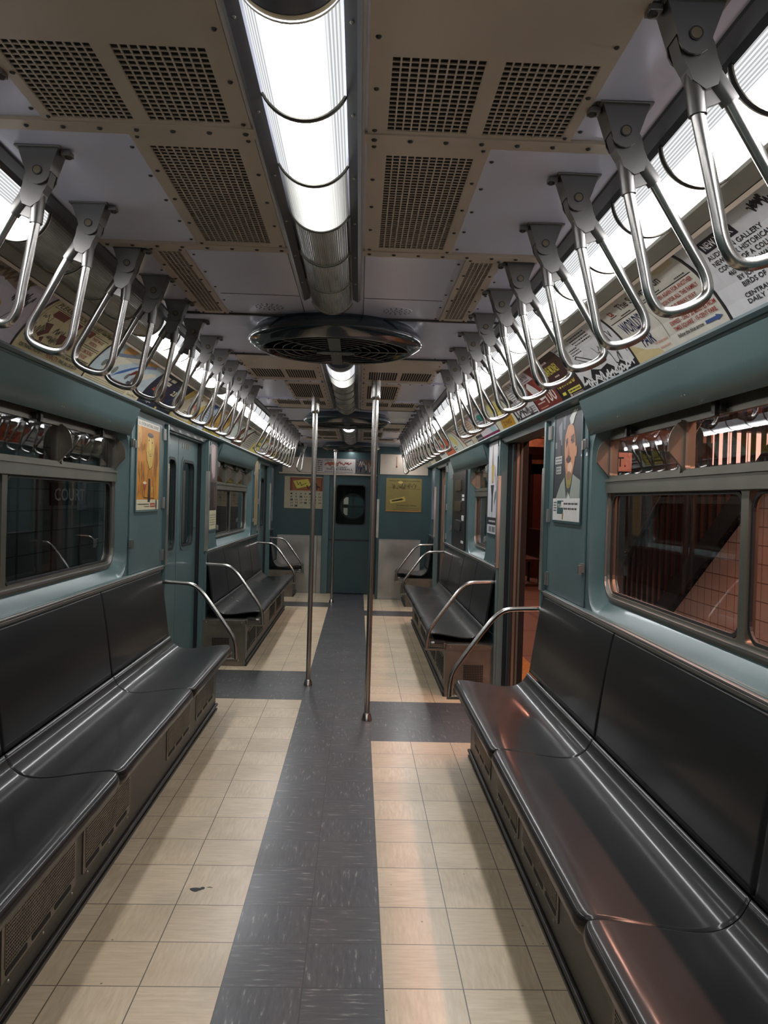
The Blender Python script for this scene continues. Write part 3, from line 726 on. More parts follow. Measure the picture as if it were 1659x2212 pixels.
cove_card(1, 2.725, 3.37, (208, 208, 208), [
    ('e', .55, .84, .22, .14, (226, 226, 224)), ('g', .37, .74, .72, .94, 4, K_), ('e', .30, .68, .12, .13, (226, 226, 224)), ('g', .20, .62, .40, .76, 3, K_), ('e', .08, .80, .08, .15, (226, 226, 224)), ('g', .02, .72, .14, .92, 3, K_),
    ('p', [(.18, .58), (.24, .62), (.52, .34), (.44, .28)], (40, 40, 44)), ('p', [(.205, .57), (.24, .59), (.49, .345), (.45, .31)], (220, 220, 220)),
    ('l', [(.5, .3), (.62, .32), (.68, .46)], .03, K_), ('s', .55, .42, .72, .6, 10, .015, K_, 8), ('s', .75, .5, .95, .74, 14, .02, K_, 9), ('s', .1, .3, .3, .5, 10, .01, K_, 10),
    ('p', [(.0, 0), (1, 0), (1, .14), (.9, .1), (.8, .22), (.7, .12), (.6, .26), (.45, .22), (.3, .3), (.2, .12), (.1, .26), (0, .06)], (24, 24, 28)),
    ('s', .02, .02, .98, .2, 46, .045, (214, 214, 214), 11), ('s', .1, .0, .9, .14, 30, .03, (214, 214, 214), 12), ('s', .7, .1, .98, .5, 16, .02, K_, 13)],
    'black and white comic strip card with speech balloons and rubble')
cove_card(1, 3.37, 3.74, (58, 28, 24), [
    ('g', .08, .80, .52, .88, 1, (210, 190, 180)), ('t', 'SAVE MONEY', .08, .58, .18, .62, YEL), ('g', .3, .47, .5, .53, 1, (210, 190, 180)), ('t', 'PLAN AHEAD', .06, .26, .17, .82, YEL),
    ('r', 0, 0, 1, .18, (22, 18, 20)), ('r', .38, .09, .92, .17, YEL), ('g', .42, .1, .9, .16, 1, K_), ('r', .1, .1, .26, .16, YEL), ('e', .42, .045, .05, .035, (190, 170, 160)), ('g', .5, .02, .95, .07, 2, (190, 170, 160))],
    'dark brown card with tall yellow capitals next to the comic strip card')
cove_card(1, 3.74, 4.22, (112, 38, 30), [
    ('r', 0, .72, .62, 1, (196, 186, 188)), ('t', 'shan hil', .1, .80, .13, .42, (70, 40, 48)), ('g', .2, .74, .5, .78, 1, K_),
    ('p', [(.12, .62), (.3, .72), (.42, .5), (.5, .25), (.3, .22), (.15, .4)], (204, 200, 196)), ('e', .66, .52, .2, .2, (140, 52, 36)), ('p', [(.56, .6), (.62, .62), (.7, .4), (.64, .38)], (180, 110, 90)),
    ('t', '100', .5, .12, .28, .4, (214, 200, 190)), ('r', .56, .16, .62, .3, (112, 38, 30)), ('g', .08, .16, .4, .22, 1, (214, 200, 190)), ('g', .1, .05, .45, .10, 1, (210, 140, 110))],
    'brick red card marked 100 with a white shape')
cove_card(1, 4.22, 4.78, (198, 196, 196), [
    ('r', .03, .5, .3, .62, K_), ('s', .0, .3, .9, .95, 60, .03, (60, 56, 60), 21), ('r', .35, .55, .6, .75, (220, 220, 218)), ('r', .42, .3, .66, .48, (220, 220, 218)), ('g', .36, .57, .58, .73, 3, K_), ('g', .44, .32, .64, .46, 3, K_),
    ('s', .0, .02, .8, .3, 40, .05, K_, 22), ('g', .5, .1, .95, .25, 3, (120, 116, 120)), ('l', [(.1, .06), (.95, .06)], .03, K_)],
    'grey and black crowded magazine style card')
cove_card(1, 4.78, 5.42, (204, 202, 176), [
    ('p', [(.2, .05), (.85, .0), (.9, .3), (.3, .32)], (180, 130, 28)), ('e', .5, .62, .3, .22, (216, 206, 110)), ('r', .05, .8, .2, .95, (190, 120, 50)), ('r', .28, .28, .5, .44, (220, 208, 120)), ('r', .6, .3, .78, .5, (70, 60, 40)),
    ('t', 'ZING', .34, .1, .12, .4, (90, 66, 20)), ('l', [(.45, .0), (.48, .32)], .02, (220, 200, 120)), ('g', .35, .5, .6, .7, 3, (180, 160, 50))],
    'yellow and gold beer card with bottle shapes')
cove_card(1, 5.42, 6.12, (206, 200, 204), [
    ('r', 0, 0, 1, .10, (124, 40, 76)), ('e', .6, .66, .2, .12, (34, 132, 118)), ('r', .62, .1, .9, .26, (150, 190, 190)), ('g', .15, .3, .55, .7, 5, (60, 50, 70)), ('r', .05, .75, .4, .9, (190, 160, 180))],
    'white card with a teal oval and a magenta band')
cove_card(1, 6.12, 6.64, (194, 184, 164), [('r', .45, 0, 1, .22, (50, 50, 50)), ('g', .1, .5, .85, .9, 5, (170, 100, 74)), ('g', .5, .06, .95, .16, 1, (150, 150, 150))], 'beige card of reddish words above a dark band')
cove_card(1, 6.64, 7.28, (200, 196, 180), [('g', .35, .15, .95, .9, 8, (66, 58, 66)), ('p', [(.12, .9), (.2, .86), (.32, .2), (.42, .05), (.34, .05), (.22, .25)], (150, 60, 50)), ('l', [(.15, .6), (.35, .1)], .03, K_)], 'pale card with lines of words beside a red diver')
cove_card(1, 7.28, 7.88, (196, 202, 184), [('e', .6, .5, .2, .25, (206, 190, 110)), ('g', .1, .1, .4, .3, 2, K_)], 'pale green card with a yellow spot')
# --- left hand cards
cove_card(-1, 1.36, 2.06, (196, 192, 200), [('g', .1, .2, .9, .8, 5, K_)], 'pale printed card at the near end of the left rack', 'printed cards in the left ceiling rack')
cove_card(-1, 2.06, 2.755, (178, 172, 184), [
    ('p', [(.35, 1), (.75, 1), (.7, .72), (.5, .8), (.4, .7)], (120, 106, 98)), ('s', .4, .78, .75, .98, 22, .05, (84, 64, 30), 31), ('r', .0, .52, .3, .70, (140, 48, 38)),
    ('t', 'PLEASE', .08, .74, .17, .36, K_), ('s', .70, .52, .88, .82, 24, .03, K_, 33), ('e', .64, .42, .05, .09, (158, 128, 50)), ('s', .6, .37, .68, .47, 8, .015, K_, 34),
    ('l', [(.86, .5), (.8, .1)], .014, K_), ('l', [(.82, .5), (.72, .12)], .014, K_), ('p', [(.4, .2), (.7, .26), (.82, .02), (.45, .02)], (24, 24, 30)), ('s', .35, .0, .8, .12, 20, .04, (200, 198, 200), 35), ('p', [(.7, .1), (.84, .14), (.8, .02), (.7, .02)], (130, 118, 50))],
    'grey lilac cartoon card reading PLEASE with a stick figure')
cove_card(-1, 2.755, 3.45, (190, 180, 140), [
    ('r', .03, .24, .97, .95, (196, 186, 146)), ('l', [(.04, .24), (.96, .24)], .01, K_), ('l', [(.04, .24), (.03, .92)], .01, K_), ('l', [(.35, .24), (.35, .55)], .008, K_),
    ('t', 'PLEASE', .06, .855, .085, .20, K_), ('t', 'COOK,', .30, .855, .085, .17, K_), ('t', 'THANKS', .52, .855, .085, .19, K_), ('l', [(.05, .83), (.73, .83)], .01, K_), ('l', [(.73, .83), (.73, .96)], .01, K_),
    ('r', .12, .68, .29, .81, (108, 40, 32)), ('r', .36, .68, .49, .80, (108, 40, 32)), ('r', .56, .68, .70, .81, (108, 40, 32)), ('e', .62, .745, .02, .02, (200, 190, 150)),
    ('e', .10, .62, .05, .09, (206, 196, 156)), ('s', .05, .56, .16, .7, 12, .014, K_, 40), ('p', [(.14, .55), (.22, .58), (.25, .42), (.18, .30), (.14, .34), (.19, .44)], (90, 34, 30)), ('s', .05, .28, .2, .5, 24, .014, K_, 41), ('p', [(.2, .30), (.24, .34), (.25, .26), (.22, .25)], (90, 34, 30)),
    ('s', .28, .44, .44, .62, 14, .016, K_, 42), ('p', [(.38, .5), (.46, .5), (.48, .36), (.42, .3), (.4, .4)], (90, 34, 30)), ('s', .27, .27, .4, .42, 20, .012, K_, 43), ('s', .46, .5, .58, .66, 12, .016, K_, 44), ('p', [(.52, .52), (.58, .5), (.6, .34), (.55, .3), (.54, .4)], (90, 34, 30)),
    ('t', 'Good Thoughts', .74, .86, .07, .20, K_), ('r', .70, .55, .96, .77, (208, 198, 160)), ('l', [(.7, .77), (.96, .77)], .01, K_), ('l', [(.7, .55), (.96, .55)], .01, K_), ('t', 'THREE MAGIC', .72, .68, .065, .20, RED), ('t', 'WORDS-', .74, .585, .065, .13, RED),
    ('r', .68, .27, .97, .51, (208, 198, 160)), ('l', [(.68, .51), (.97, .51)], .01, K_), ('l', [(.68, .27), (.97, .27)], .01, K_), ('t', 'NO SMOKING', .70, .41, .07, .22, RED), ('t', 'PLEASE!', .73, .31, .07, .15, RED),
    ('t', 'WARNING:', .08, .165, .05, .14, (120, 50, 60)), ('t', 'IT IS AGAINST THE LAW TO SMOKE OR SPIT', .24, .165, .045, .62, K_), ('t', 'ON TRANSIT PROPERTY.', .06, .07, .06, .30, K_), ('t', 'PENALTY:', .40, .065, .075, .17, (120, 44, 40)), ('t', 'FINE, JAIL OR BOTH', .59, .07, .06, .28, K_)],
    'beige courtesy card reading NO SMOKING PLEASE with small figures')
cove_card(-1, 3.45, 4.30, (176, 192, 196), [
    ('r', 0, 0, 1, .15, (206, 196, 160)), ('g', .03, .015, .72, .13, 3, (120, 112, 90)), ('t', 'General Motors', .76, .05, .06, .2, K_), ('r', 0, .15, 1, .24, (170, 150, 140)), ('t', 'GO TRANSIT', .04, .16, .07, .2, (190, 84, 60)), ('t', 'SUBURBAN STOP', .36, .17, .06, .3, (180, 80, 60)),
    ('p', [(.16, .95), (.36, .97), (.36, .82), (.2, .78)], (206, 158, 94)), ('p', [(.13, .70), (.34, .86), (.46, .84), (.24, .66)], (120, 132, 150)), ('p', [(.10, .62), (.24, .68), (.48, .86), (.52, .78), (.3, .5), (.22, .26), (.17, .3)], (206, 200, 180)), ('e', .13, .44, .03, .08, (110, 116, 112)),
    ('p', [(.34, .26), (.4, .42), (.52, .62), (.62, .76), (.56, .6), (.46, .42)], (60, 98, 160)), ('e', .33, .40, .03, .09, (120, 124, 116)), ('p', [(.44, .70), (.6, .82), (.62, .76), (.48, .64)], (170, 182, 190)),
    ('p', [(.6, .92), (.8, .96), (.8, .82), (.64, .8)], (210, 160, 90)), ('p', [(.56, .76), (.8, .9), (.84, .84), (.64, .7)], (120, 130, 160)), ('p', [(.55, .38), (.6, .6), (.7, .68), (.68, .58)], (110, 36, 36)), ('e', .56, .40, .025, .08, (110, 110, 110)), ('e', .68, .38, .025, .08, (100, 100, 100)),
    ('p', [(.70, .30), (.72, .58), (.9, .76), (.96, .7), (.84, .5)], (210, 204, 186)), ('r', .62, .26, .7, .33, (70, 70, 80)), ('l', [(.02, .5), (.1, .9)], .04, (206, 206, 200))],
    'painted card of white and blue cars on a pale road')
cove_card(-1, 4.30, 5.0, (26, 30, 52), [
    ('r', .12, .78, .26, .86, (196, 190, 170)), ('r', .30, .80, .44, .88, (196, 190, 170)), ('r', .12, .66, .20, .74, (196, 190, 170)), ('r', .24, .66, .42, .75, (196, 190, 170)), ('r', .14, .54, .38, .62, (196, 190, 170)), ('r', .16, .70, .4, .715, (26, 30, 52)),
    ('s', .1, .40, .34, .50, 16, .03, (206, 100, 56), 50), ('s', .3, .1, .62, .46, 26, .03, (150, 116, 66), 51), ('t', '23', .62, .5, .14, .14, (214, 210, 170)), ('t', 'Hope', .1, .10, .10, .22, (214, 214, 220)), ('l', [(.6, .78), (.9, .95)], .02, (90, 100, 140)), ('r', .5, .02, .56, .08, (200, 170, 80)), ('l', [(.7, .3), (.9, .6)], .03, (60, 70, 110))],
    'navy blue card with pale block letters and orange script')
cove_card(-1, 5.0, 5.68, (196, 174, 92), [
    ('p', [(.06, .05), (.1, .5), (.3, .88), (.62, .96), (.9, .82), (.72, .4), (.8, .06)], (212, 204, 180)), ('s', .38, .42, .72, .66, 18, .05, (168, 56, 44), 55), ('g', .4, .12, .7, .34, 3, (90, 70, 60)), ('s', .22, .6, .4, .7, 8, .015, K_, 56), ('l', [(.5, .84), (.62, .8)], .03, K_)],
    'cream and mustard card with a red scrawled word')
cove_card(-1, 5.68, 6.07, (196, 208, 216), [('r', .1, .78, .6, .95, (60, 110, 176)), ('r', .5, .1, .9, .24, (70, 110, 170)), ('g', .1, .4, .9, .7, 4, (120, 140, 160)), ('r', .0, .0, .5, .1, (160, 160, 150))], 'narrow white and blue card in the left rack')
cove_card(-1, 6.07, 6.80, (188, 152, 80), [('r', 0, 0, 1, .2, (178, 160, 60)), ('t', 'ENJOY', .15, .05, .1, .5, (60, 50, 20)), ('s', .2, .5, .9, .95, 16, .04, (60, 40, 30), 60), ('p', [(.3, .95), (.6, .9), (.5, .6), (.25, .7)], (216, 206, 186)), ('s', .2, .25, .6, .5, 14, .03, (110, 70, 40), 61)], 'golden card with brown line drawing')
cove_card(-1, 6.80, 7.42, (198, 208, 196), [('r', .15, .5, .4, .66, (120, 140, 120)), ('g', .16, .52, .38, .64, 2, (214, 220, 210)), ('g', .5, .75, .9, .92, 2, (130, 150, 150)), ('l', [(.1, .1), (.5, .14)], .02, (90, 100, 90))], 'very pale green card with little print')
cove_card(-1, 7.42, 7.98, (96, 60, 44), [('p', [(.3, .5), (.5, .95), (.95, .98), (.8, .6), (.5, .3)], (206, 214, 204)), ('s', .3, .3, .95, .95, 30, .025, K_, 65), ('s', .0, .0, .4, .4, 14, .06, (130, 64, 40), 66)], 'dark fiery card with a white burst')
cove_card(-1, 7.98, 8.62, (170, 166, 150), [('g', .15, .1, .9, .9, 9, (70, 66, 60))], 'grey card filled with rows of small print')
# far cards, a few pixels each
rc = random.Random(5)
palr = [((196, 96, 66), 'orange red'), ((206, 202, 196), 'white'), ((60, 52, 44), 'dark brown'), ((190, 180, 150), 'beige'), ((150, 150, 130), 'olive grey')]
pall = [((196, 184, 96), 'yellow'), ((206, 204, 196), 'white'), ((190, 110, 90), 'salmon'), ((204, 170, 80), 'amber'), ((160, 150, 140), 'grey')]
for i, (c, nm) in enumerate(palr):
    cove_card(1, 7.88 + i * .66, 7.88 + (i + 1) * .66, c, [('g', .2, .15, .8, .5, 2, K_), ('r', .2, .6, .6, .9, (200, 60, 44) if i % 2 else (214, 206, 190))], 'small looking %s card far down the right rack, seen through the grab handles' % nm)
for i, (c, nm) in enumerate(pall):
    cove_card(-1, 8.62 + i * .62, 8.62 + (i + 1) * .62, c, [('g', .2, .15, .8, .5, 2, K_), ('r', .3, .6, .7, .9, (200, 80, 60) if i % 2 else (90, 110, 90))], 'small looking %s card far down the left rack, seen through the grab handles' % nm)

# --- flat posters
def wall_poster(s, y0, y1, z0, z1, base, ops, label, x=1.117, border=(196, 190, 172)):
    W, H = y1 - y0, z1 - z0
    place = lambda a, b, off: (s * (x - off), (y1 - a) if s > 0 else (y0 + a), z0 + b)
    mb, mats = graphics(W, H, base, ops, place, 'poster', thick=.002)
    o = obj('poster', mb, mats, origin=(s * x, (y0 + y1) / 2, z0)); tag(o, label, 'poster')
    f = MB().prism([(y0 - .012, z0 - .012), (y1 + .012, z0 - .012), (y1 + .012, z1 + .008), (y0 - .012, z1 + .008)], fnx(s, x - .004), 0, .006, 0, [[(y0, z0), (y1, z0), (y1, z1), (y0, z1)]])
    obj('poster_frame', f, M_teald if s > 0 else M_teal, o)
    return o
SK = (186, 128, 92)
wall_poster(1, 3.60, 4.10, 1.31, 1.838, (34, 36, 42), [
    ('p', [(.14, .88), (.28, .93), (.30, .70), (.22, .70)], (110, 112, 116)), ('p', [(.32, .95), (.42, .97), (.4, .84), (.34, .84)], (100, 102, 106)), ('r', .03, .68, .09, .74, (120, 124, 126)), ('p', [(.1, .72), (.24, .76), (.3, .5), (.2, .4)], (56, 52, 52)),
    ('p', [(.10, .205), (.28, .34), (.42, .40), (.46, .30), (.66, .28), (.72, .42), (.98, .36), (.98, .205)], (140, 148, 138)), ('p', [(.5, .26), (.62, .26), (.68, .42), (.5, .42)], (132, 120, 60)), ('p', [(.44, .34), (.5, .205), (.56, .27), (.62, .205), (.68, .32), (.56, .29)], (60, 66, 66)), ('p', [(.54, .205), (.6, .25), (.64, .205)], (200, 200, 196)),
    ('p', [(.46, .45), (.42, .56), (.40, .66), (.42, .78), (.50, .86), (.62, .88), (.72, .84), (.78, .74), (.80, .60), (.76, .50), (.70, .42), (.60, .36), (.50, .38)], SK),
    ('p', [(.46, .42), (.50, .33), (.66, .33), (.70, .43)], (146, 132, 66)), ('p', [(.44, .74), (.52, .76), (.52, .70), (.46, .66)], (90, 60, 50)), ('p', [(.62, .76), (.74, .78), (.76, .70), (.66, .69)], (96, 64, 50)), ('e', .66, .725, .04, .012, (40, 34, 34)), ('e', .49, .715, .03, .012, (40, 34, 34)),
    ('p', [(.54, .70), (.60, .60), (.52, .58)], (150, 96, 70)), ('p', [(.46, .56), (.56, .60), (.66, .56), (.60, .52), (.5, .53)], (70, 40, 38)), ('e', .62, .48, .09, .05, (216, 176, 150)), ('e', .58, .41, .08, .04, (140, 98, 76)), ('e', .82, .62, .03, .05, SK),
    ('p', [(.60, .87), (.56, .93), (.72, .99), (.80, .985), (.76, .94), (.70, .87)], (186, 188, 176)), ('l', [(.66, .88), (.84, .985)], .012, (210, 214, 206)),
    ('r', .05, .53, .32, .60, (176, 176, 174)), ('g', .07, .535, .3, .595, 2, (70, 70, 70)), ('r', .10, .435, .30, .505, (160, 160, 158)), ('g', .12, .44, .28, .50, 2, (70, 70, 70)),
    ('r', 0, 0, 1, .205, (206, 204, 200)), ('r', .18, .06, .42, .185, (36, 76, 76)), ('t', 'YUL', .2, .12, .035, .14, (200, 206, 200)), ('r', .34, .12, .42, .175, (214, 206, 196)), ('g', .44, .14, .94, .175, 1, K_), ('g', .44, .095, .90, .13, 1, K_), ('g', .04, .08, .16, .18, 4, K_), ('p', [(.38, .07), (.44, .07), (.42, .01), (.38, .01)], (140, 120, 60))],
    'poster of a painted man in a grey jacket with a white plume, beside open door')
OR = (188, 124, 36)
wall_poster(-1, 4.53, 5.03, 1.29, 1.80, OR, [
    ('r', 0, .93, 1, 1, (206, 200, 184)), ('t', 'B.  IS FOR NATURAL EXPERT', .06, .945, .035, .88, K_), ('r', 0, 0, 1, .115, (200, 192, 160)), ('p', [(0, .93), (.14, .93), (.2, .8), (.1, .68), (0, .7)], (206, 156, 84)), ('p', [(.84, .12), (1, .12), (1, .6), (.88, .5)], (198, 140, 50)),
    ('s', .04, .6, .34, .85, 26, .006, (110, 70, 26), 71), ('s', .04, .3, .34, .55, 34, .006, (96, 60, 24), 72), ('s', .72, .3, .92, .8, 30, .006, (120, 76, 28), 73), ('s', .06, .12, .3, .3, 20, .006, (110, 70, 26), 74),
    ('p', [(.42, .86), (.70, .83), (.74, .70), (.70, .58), (.66, .50), (.56, .465), (.46, .50), (.40, .58), (.38, .66), (.42, .76)], (196, 162, 70)), ('e', .56, .855, .135, .028, (60, 50, 54)), ('e', .58, .865, .10, .014, (90, 80, 84)), ('p', [(.5, .82), (.58, .81), (.6, .7), (.52, .68)], (214, 184, 100)),
    ('e', .49, .795, .02, .01, K_), ('e', .64, .775, .02, .01, K_), ('l', [(.46, .67), (.52, .62), (.60, .615), (.66, .66)], .006, K_), ('l', [(.38, .66), (.42, .56), (.54, .46), (.66, .50), (.72, .64)], .008, K_), ('e', .56, .64, .015, .008, (120, 76, 28)),
    ('l', [(.50, .46), (.34, .18), (.30, .14), (.78, .13), (.70, .3), (.62, .46)], .008, (70, 44, 20)), ('l', [(.56, .45), (.55, .3)], .006, (70, 44, 20)), ('p', [(.26, .30), (.42, .295), (.38, .24), (.34, .21), (.3, .24)], (150, 66, 36)), ('e', .34, .305, .08, .016, (220, 196, 160)),
    ('p', [(.50, .36), (.58, .355), (.60, .12), (.56, .07), (.48, .09), (.5, .2)], (40, 26, 24)), ('e', .52, .075, .05, .012, (210, 206, 196)), ('p', [(.62, .27), (.7, .26), (.68, .2), (.64, .2)], (196, 176, 80)), ('e', .88, .06, .03, .06, (60, 50, 44)),
    ('g', .06, .055, .56, .075, 1, K_), ('g', .32, .03, .56, .045, 1, K_), ('r', .6, .03, .82, .075, (160, 60, 40)), ('t', 'BACARDI', .62, .04, .022, .18, (216, 200, 180))],
    'orange poster with a smiling tube shaped face and a glass, left wall')
wall_poster(1, 5.80, 6.19, 1.16, 1.83, (196, 196, 200), [('p', [(.42, .95), (.5, 1), (.56, .8), (.62, .7), (.6, .56), (.4, .56), (.38, .7)], (150, 120, 90)), ('p', [(.34, .76), (.66, .76), (.56, .58), (.44, .58)], (180, 150, 60)), ('p', [(.3, .54), (.7, .54), (.58, .42), (.56, .24), (.44, .24), (.42, .42)], (34, 38, 42)), ('l', [(.5, .24), (.5, .13)], .01, K_),
    ('s', .7, .5, .95, .75, 16, .008, (170, 110, 90), 80), ('s', .72, .3, .96, .48, 16, .01, (50, 50, 60), 81), ('r', 0, .10, 1, .18, (34, 36, 42)), ('g', .2, .12, .9, .16, 1, (200, 200, 200)), ('r', .2, .02, .5, .08, (120, 124, 124)), ('r', .56, .02, .9, .08, (110, 114, 114))], 'pale tower poster on the right wall between open door and window')
wall_poster(-1, 6.745, 7.06, 1.10, 1.82, (84, 70, 66), [('r', 0, 0, 1, .22, (190, 184, 150)), ('g', .1, .04, .9, .18, 5, (110, 104, 84)), ('p', [(.05, .98), (.3, 1), (.8, .98), (.7, .62), (.4, .58), (.15, .7)], (150, 130, 128)), ('l', [(.3, .95), (.32, .66)], .02, (206, 196, 194)), ('l', [(.5, .98), (.52, .62)], .02, (200, 190, 188)), ('p', [(.1, .55), (.9, .55), (.9, .22), (.1, .22)], (36, 24, 22)), ('l', [(.7, .5), (.72, .26)], .02, (150, 96, 70))], 'dark brown drink poster just beyond the closed left door')
wall_poster(-1, 9.625, 9.93, 1.05, 1.82, (150, 130, 96), [('l', [(.5, .95), (.45, .5), (.5, .1)], .03, (70, 60, 50)), ('s', .2, .2, .9, .9, 20, .01, (90, 74, 50), 83)], 'ochre poster before the farthest left door')
wall_poster(-1, 11.4, 11.72, 1.05, 1.80, (150, 160, 166), [('s', .1, .1, .9, .9, 24, .02, (50, 56, 60), 84)], 'grey patterned poster in the far left corner')
wall_poster(1, 10.6, 10.95, 1.15, 1.80, (120, 130, 136), [('s', .1, .3, .9, .9, 24, .02, (40, 50, 56), 85)], 'dark grey poster at the far end of the right wall')
# equipment panel on the right wall
t = thing('equipment_panel', 'black vertical panel of switches and white labels on the right wall', 'panel', (1.12, 8.0, .94))
obj('panel_plate', MB().box(1.112, 1.128, 7.5, 8.5, .94, 1.69), mat('panel_black', (.016, .014, .014), .35), t)
for (z0, z1, nm) in ((1.50, 1.61, 'instrument'), (1.30, 1.40, 'instrument'), (1.11, 1.21, 'switch_cover')):
    obj(nm, MB().prism(rrect(7.75, 8.2, z0, z1, .02), fnx(1, 1.10), 0, .012, 0), mat('gauge_brown', (.05, .038, .028), .3) if nm == 'instrument' else M_black, t)
for z in (1.45, 1.415, 1.25, 1.225, 1.01): obj('label_plate', MB().box(1.108, 1.112, 7.56, 7.70, z - .012, z + .012), ink((214, 214, 210)), t)

# ------------------------------------------------------------------ far end
mb = MB().box(-1.13, -.31, YE, YE + .04, 0, 2.14).box(.30, .42, YE, YE + .04, 0, 2.14).box(-.31, .30, YE, YE + .04, 1.735, 2.14)
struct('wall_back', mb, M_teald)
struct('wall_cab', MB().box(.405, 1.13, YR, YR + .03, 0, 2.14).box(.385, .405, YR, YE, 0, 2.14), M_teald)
struct('trim_%d' % tn, MB().box(-.40, -.31, YE - .03, YE, 0, 1.76), M_teal, bevel=.004); tn += 1
struct('trim_%d' % tn, MB().box(-1.05, .38, YE - .035, YE, 1.735, 1.758), M_tan, bevel=.003); tn += 1
struct('trim_%d' % tn, MB().box(.378, .41, YR - .012, YR - .001, .86, 1.40).box(.377, .384, YR, YR + .06, .86, 1.4), M_sheet); tn += 1
def sheet_panel(x0, x1, y, label):
    o = thing('steel_panel', label, 'panel', ((x0 + x1) / 2, y, 0))
    obj('sheet', MB().box(x0, x1, y - .006, y, .012, .835), M_sheet, o)
    obj('edge_strip', MB().box(x0, x1, y - .014, y, .828, .845).box(x0, x1, y - .012, y, 0, .02), M_steel, o)
sheet_panel(-1.05, -.475, YE - .001, 'stainless steel wall sheet behind the far left end seat')
sheet_panel(-.468, -.405, YE - .001, 'narrow stainless strip between the left steel sheet and end door')
sheet_panel(.42, 1.0, YR - .001, 'stainless steel sheet low on the right far wall')
d = sroot('door_5', (0, YE + .02, 0))
hole = rrect(-.215, .225, 1.01, 1.60, .06)
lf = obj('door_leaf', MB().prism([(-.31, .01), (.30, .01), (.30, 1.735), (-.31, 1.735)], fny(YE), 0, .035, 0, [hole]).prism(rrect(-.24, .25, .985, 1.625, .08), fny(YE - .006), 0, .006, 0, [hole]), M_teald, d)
obj('dark_band', MB().box(-.30, .29, YE - .003, YE, .775, .80), M_black, lf)
obj('window_pane', MB().add([(-.22, YE + .016, 1.0), (.23, YE + .016, 1.0), (.23, YE + .016, 1.61), (-.22, YE + .016, 1.61)], [(0, 1, 2, 3)]), M_glass, lf)
obj('gasket', MB().prism(rrect(-.221, .231, 1.004, 1.606, .065), fny(YE - .008), 0, .01, 0, [rrect(-.205, .215, 1.02, 1.59, .05)]), M_black, lf)
rd = MB()
circ = lambda r, n=40: [(.035 + r * math.cos(2 * PI * k / n), 1.28 + r * math.sin(2 * PI * k / n)) for k in range(n)]
rd.prism(circ(.20), fny(YE + .55), 0, .03, 0, [circ(.175)])
rd.prism(circ(.185), fny(YE + .56), 0, .01, 1, [circ(.174)])
t = thing('neighbouring_car_door', 'dark end of the next carriage with round porthole, seen through end door window', 'door', (.035, YE + .6, 0))
obj('end_wall', MB().prism([(-.9, 0), (.9, 0), (.9, 2.1), (-.9, 2.1)], fny(YE + .58), 0, .03, 0, [circ(.175)]), M_void, t)
obj('porthole_rim', rd, [M_dmet, M_steel], t)
obj('porthole_bars', MB().box(.025, .045, YE + .60, YE + .62, 1.1, 1.46).box(-.14, .21, YE + .60, YE + .62, 1.265, 1.285), M_dmet, t)
obj('saloon', MB().box(-.6, .6, YE + 1.9, YE + 1.92, .3, 2.0, 0).box(-.13, -.05, YE + 1.85, YE + 1.89, 1.30, 1.42, 1).box(-.13, -.06, YE + 1.85, YE + 1.89, 1.12, 1.24, 1).box(-.09, .2, YE + 1.85, YE + 1.89, 1.49, 1.62, 2), [M_teald, ink((190, 190, 180)), ink((150, 146, 100))], t)
lt = emis('next_car_lamp', (1, .97, .85), 4); obj('interior_lamp', MB().box(-.2, .2, YE + 1.0, YE + 1.6, 2.05, 2.06), lt, t)
obj('roof', MB().box(-.9, .9, YE + .58, YE + 1.95, 2.07, 2.1).box(-.9, .9, YE + .58, YE + 1.95, 0, .01).box(-.92, -.9, YE + .58, YE + 1.95, 0, 2.1).box(.9, .92, YE + .58, YE + 1.95, 0, 2.1), M_void, t)
def end_card(x0, x1, y, z0, z1, base, ops, label, name='poster', cat='poster'):
    place = lambda a, b, off: (x0 + a, y - off, z0 + b)
    mb, mats = graphics(x1 - x0, z1 - z0, base, ops, place, name, thick=.003)
    return tag(obj(name, mb, mats, origin=((x0 + x1) / 2, y, z0)), label, cat)
end_card(-.50, .06, YE - .006, 1.765, 1.975, (176, 168, 164), [('g', .02, .1, .14, .9, 6, (90, 84, 84)), ('t', 'LOEWS', .2, .84, .1, .2, (60, 40, 40)), ('s', .2, .5, .9, .8, 30, .07, (130, 62, 50), 90), ('e', .4, .66, .16, .1, (150, 84, 66)), ('t', 'SEAN CONNERY', .36, .36, .11, .44, K_), ('t', 'THUNDERBALL', .24, .2, .14, .7, K_), ('g', .2, .04, .95, .14, 2, (70, 64, 64))], 'film card reading THUNDERBALL above the end door', 'advertising_sign', 'advertisement')
end_card(.07, .37, YE - .006, 1.765, 1.975, (80, 76, 74), [('s', .0, .0, 1, 1, 40, .05, (44, 50, 70), 91), ('s', .1, .1, 1, .9, 24, .04, (170, 164, 150), 92), ('s', .0, .5, 1, 1, 20, .06, (110, 80, 56), 93)], 'dark busy picture card right of the THUNDERBALL card', 'advertising_sign', 'advertisement')
tag(obj('rack_panel', MB().box(-1.0, -.505, YE - .012, YE - .002, 1.762, 1.985), M_tan), 'blank tan rack panel left of the THUNDERBALL card', 'panel')
t = thing('cab_panel', 'tan cab access panel with small knob high on the right far wall', 'panel', (.75, YR, 1.75))
obj('plate', MB().box(.41, 1.08, YR - .012, YR - .001, 1.75, 2.03), M_tan, t)
obj('knob', MB().cyl((.50, YR - .03, 1.92), .012, .018, 'y'), M_steel, t)
obj('emergency_cord', MB().tube([(.64, YR - .02, 2.0), (.64, YR - .02, 1.87)], .003, 6).cyl((.64, YR - .02, 1.85), .009, .02), mat('red_paint', (.28, .03, .02), .4), t)
num = [('g', .0, .0, .001, .001, 1, K_)]
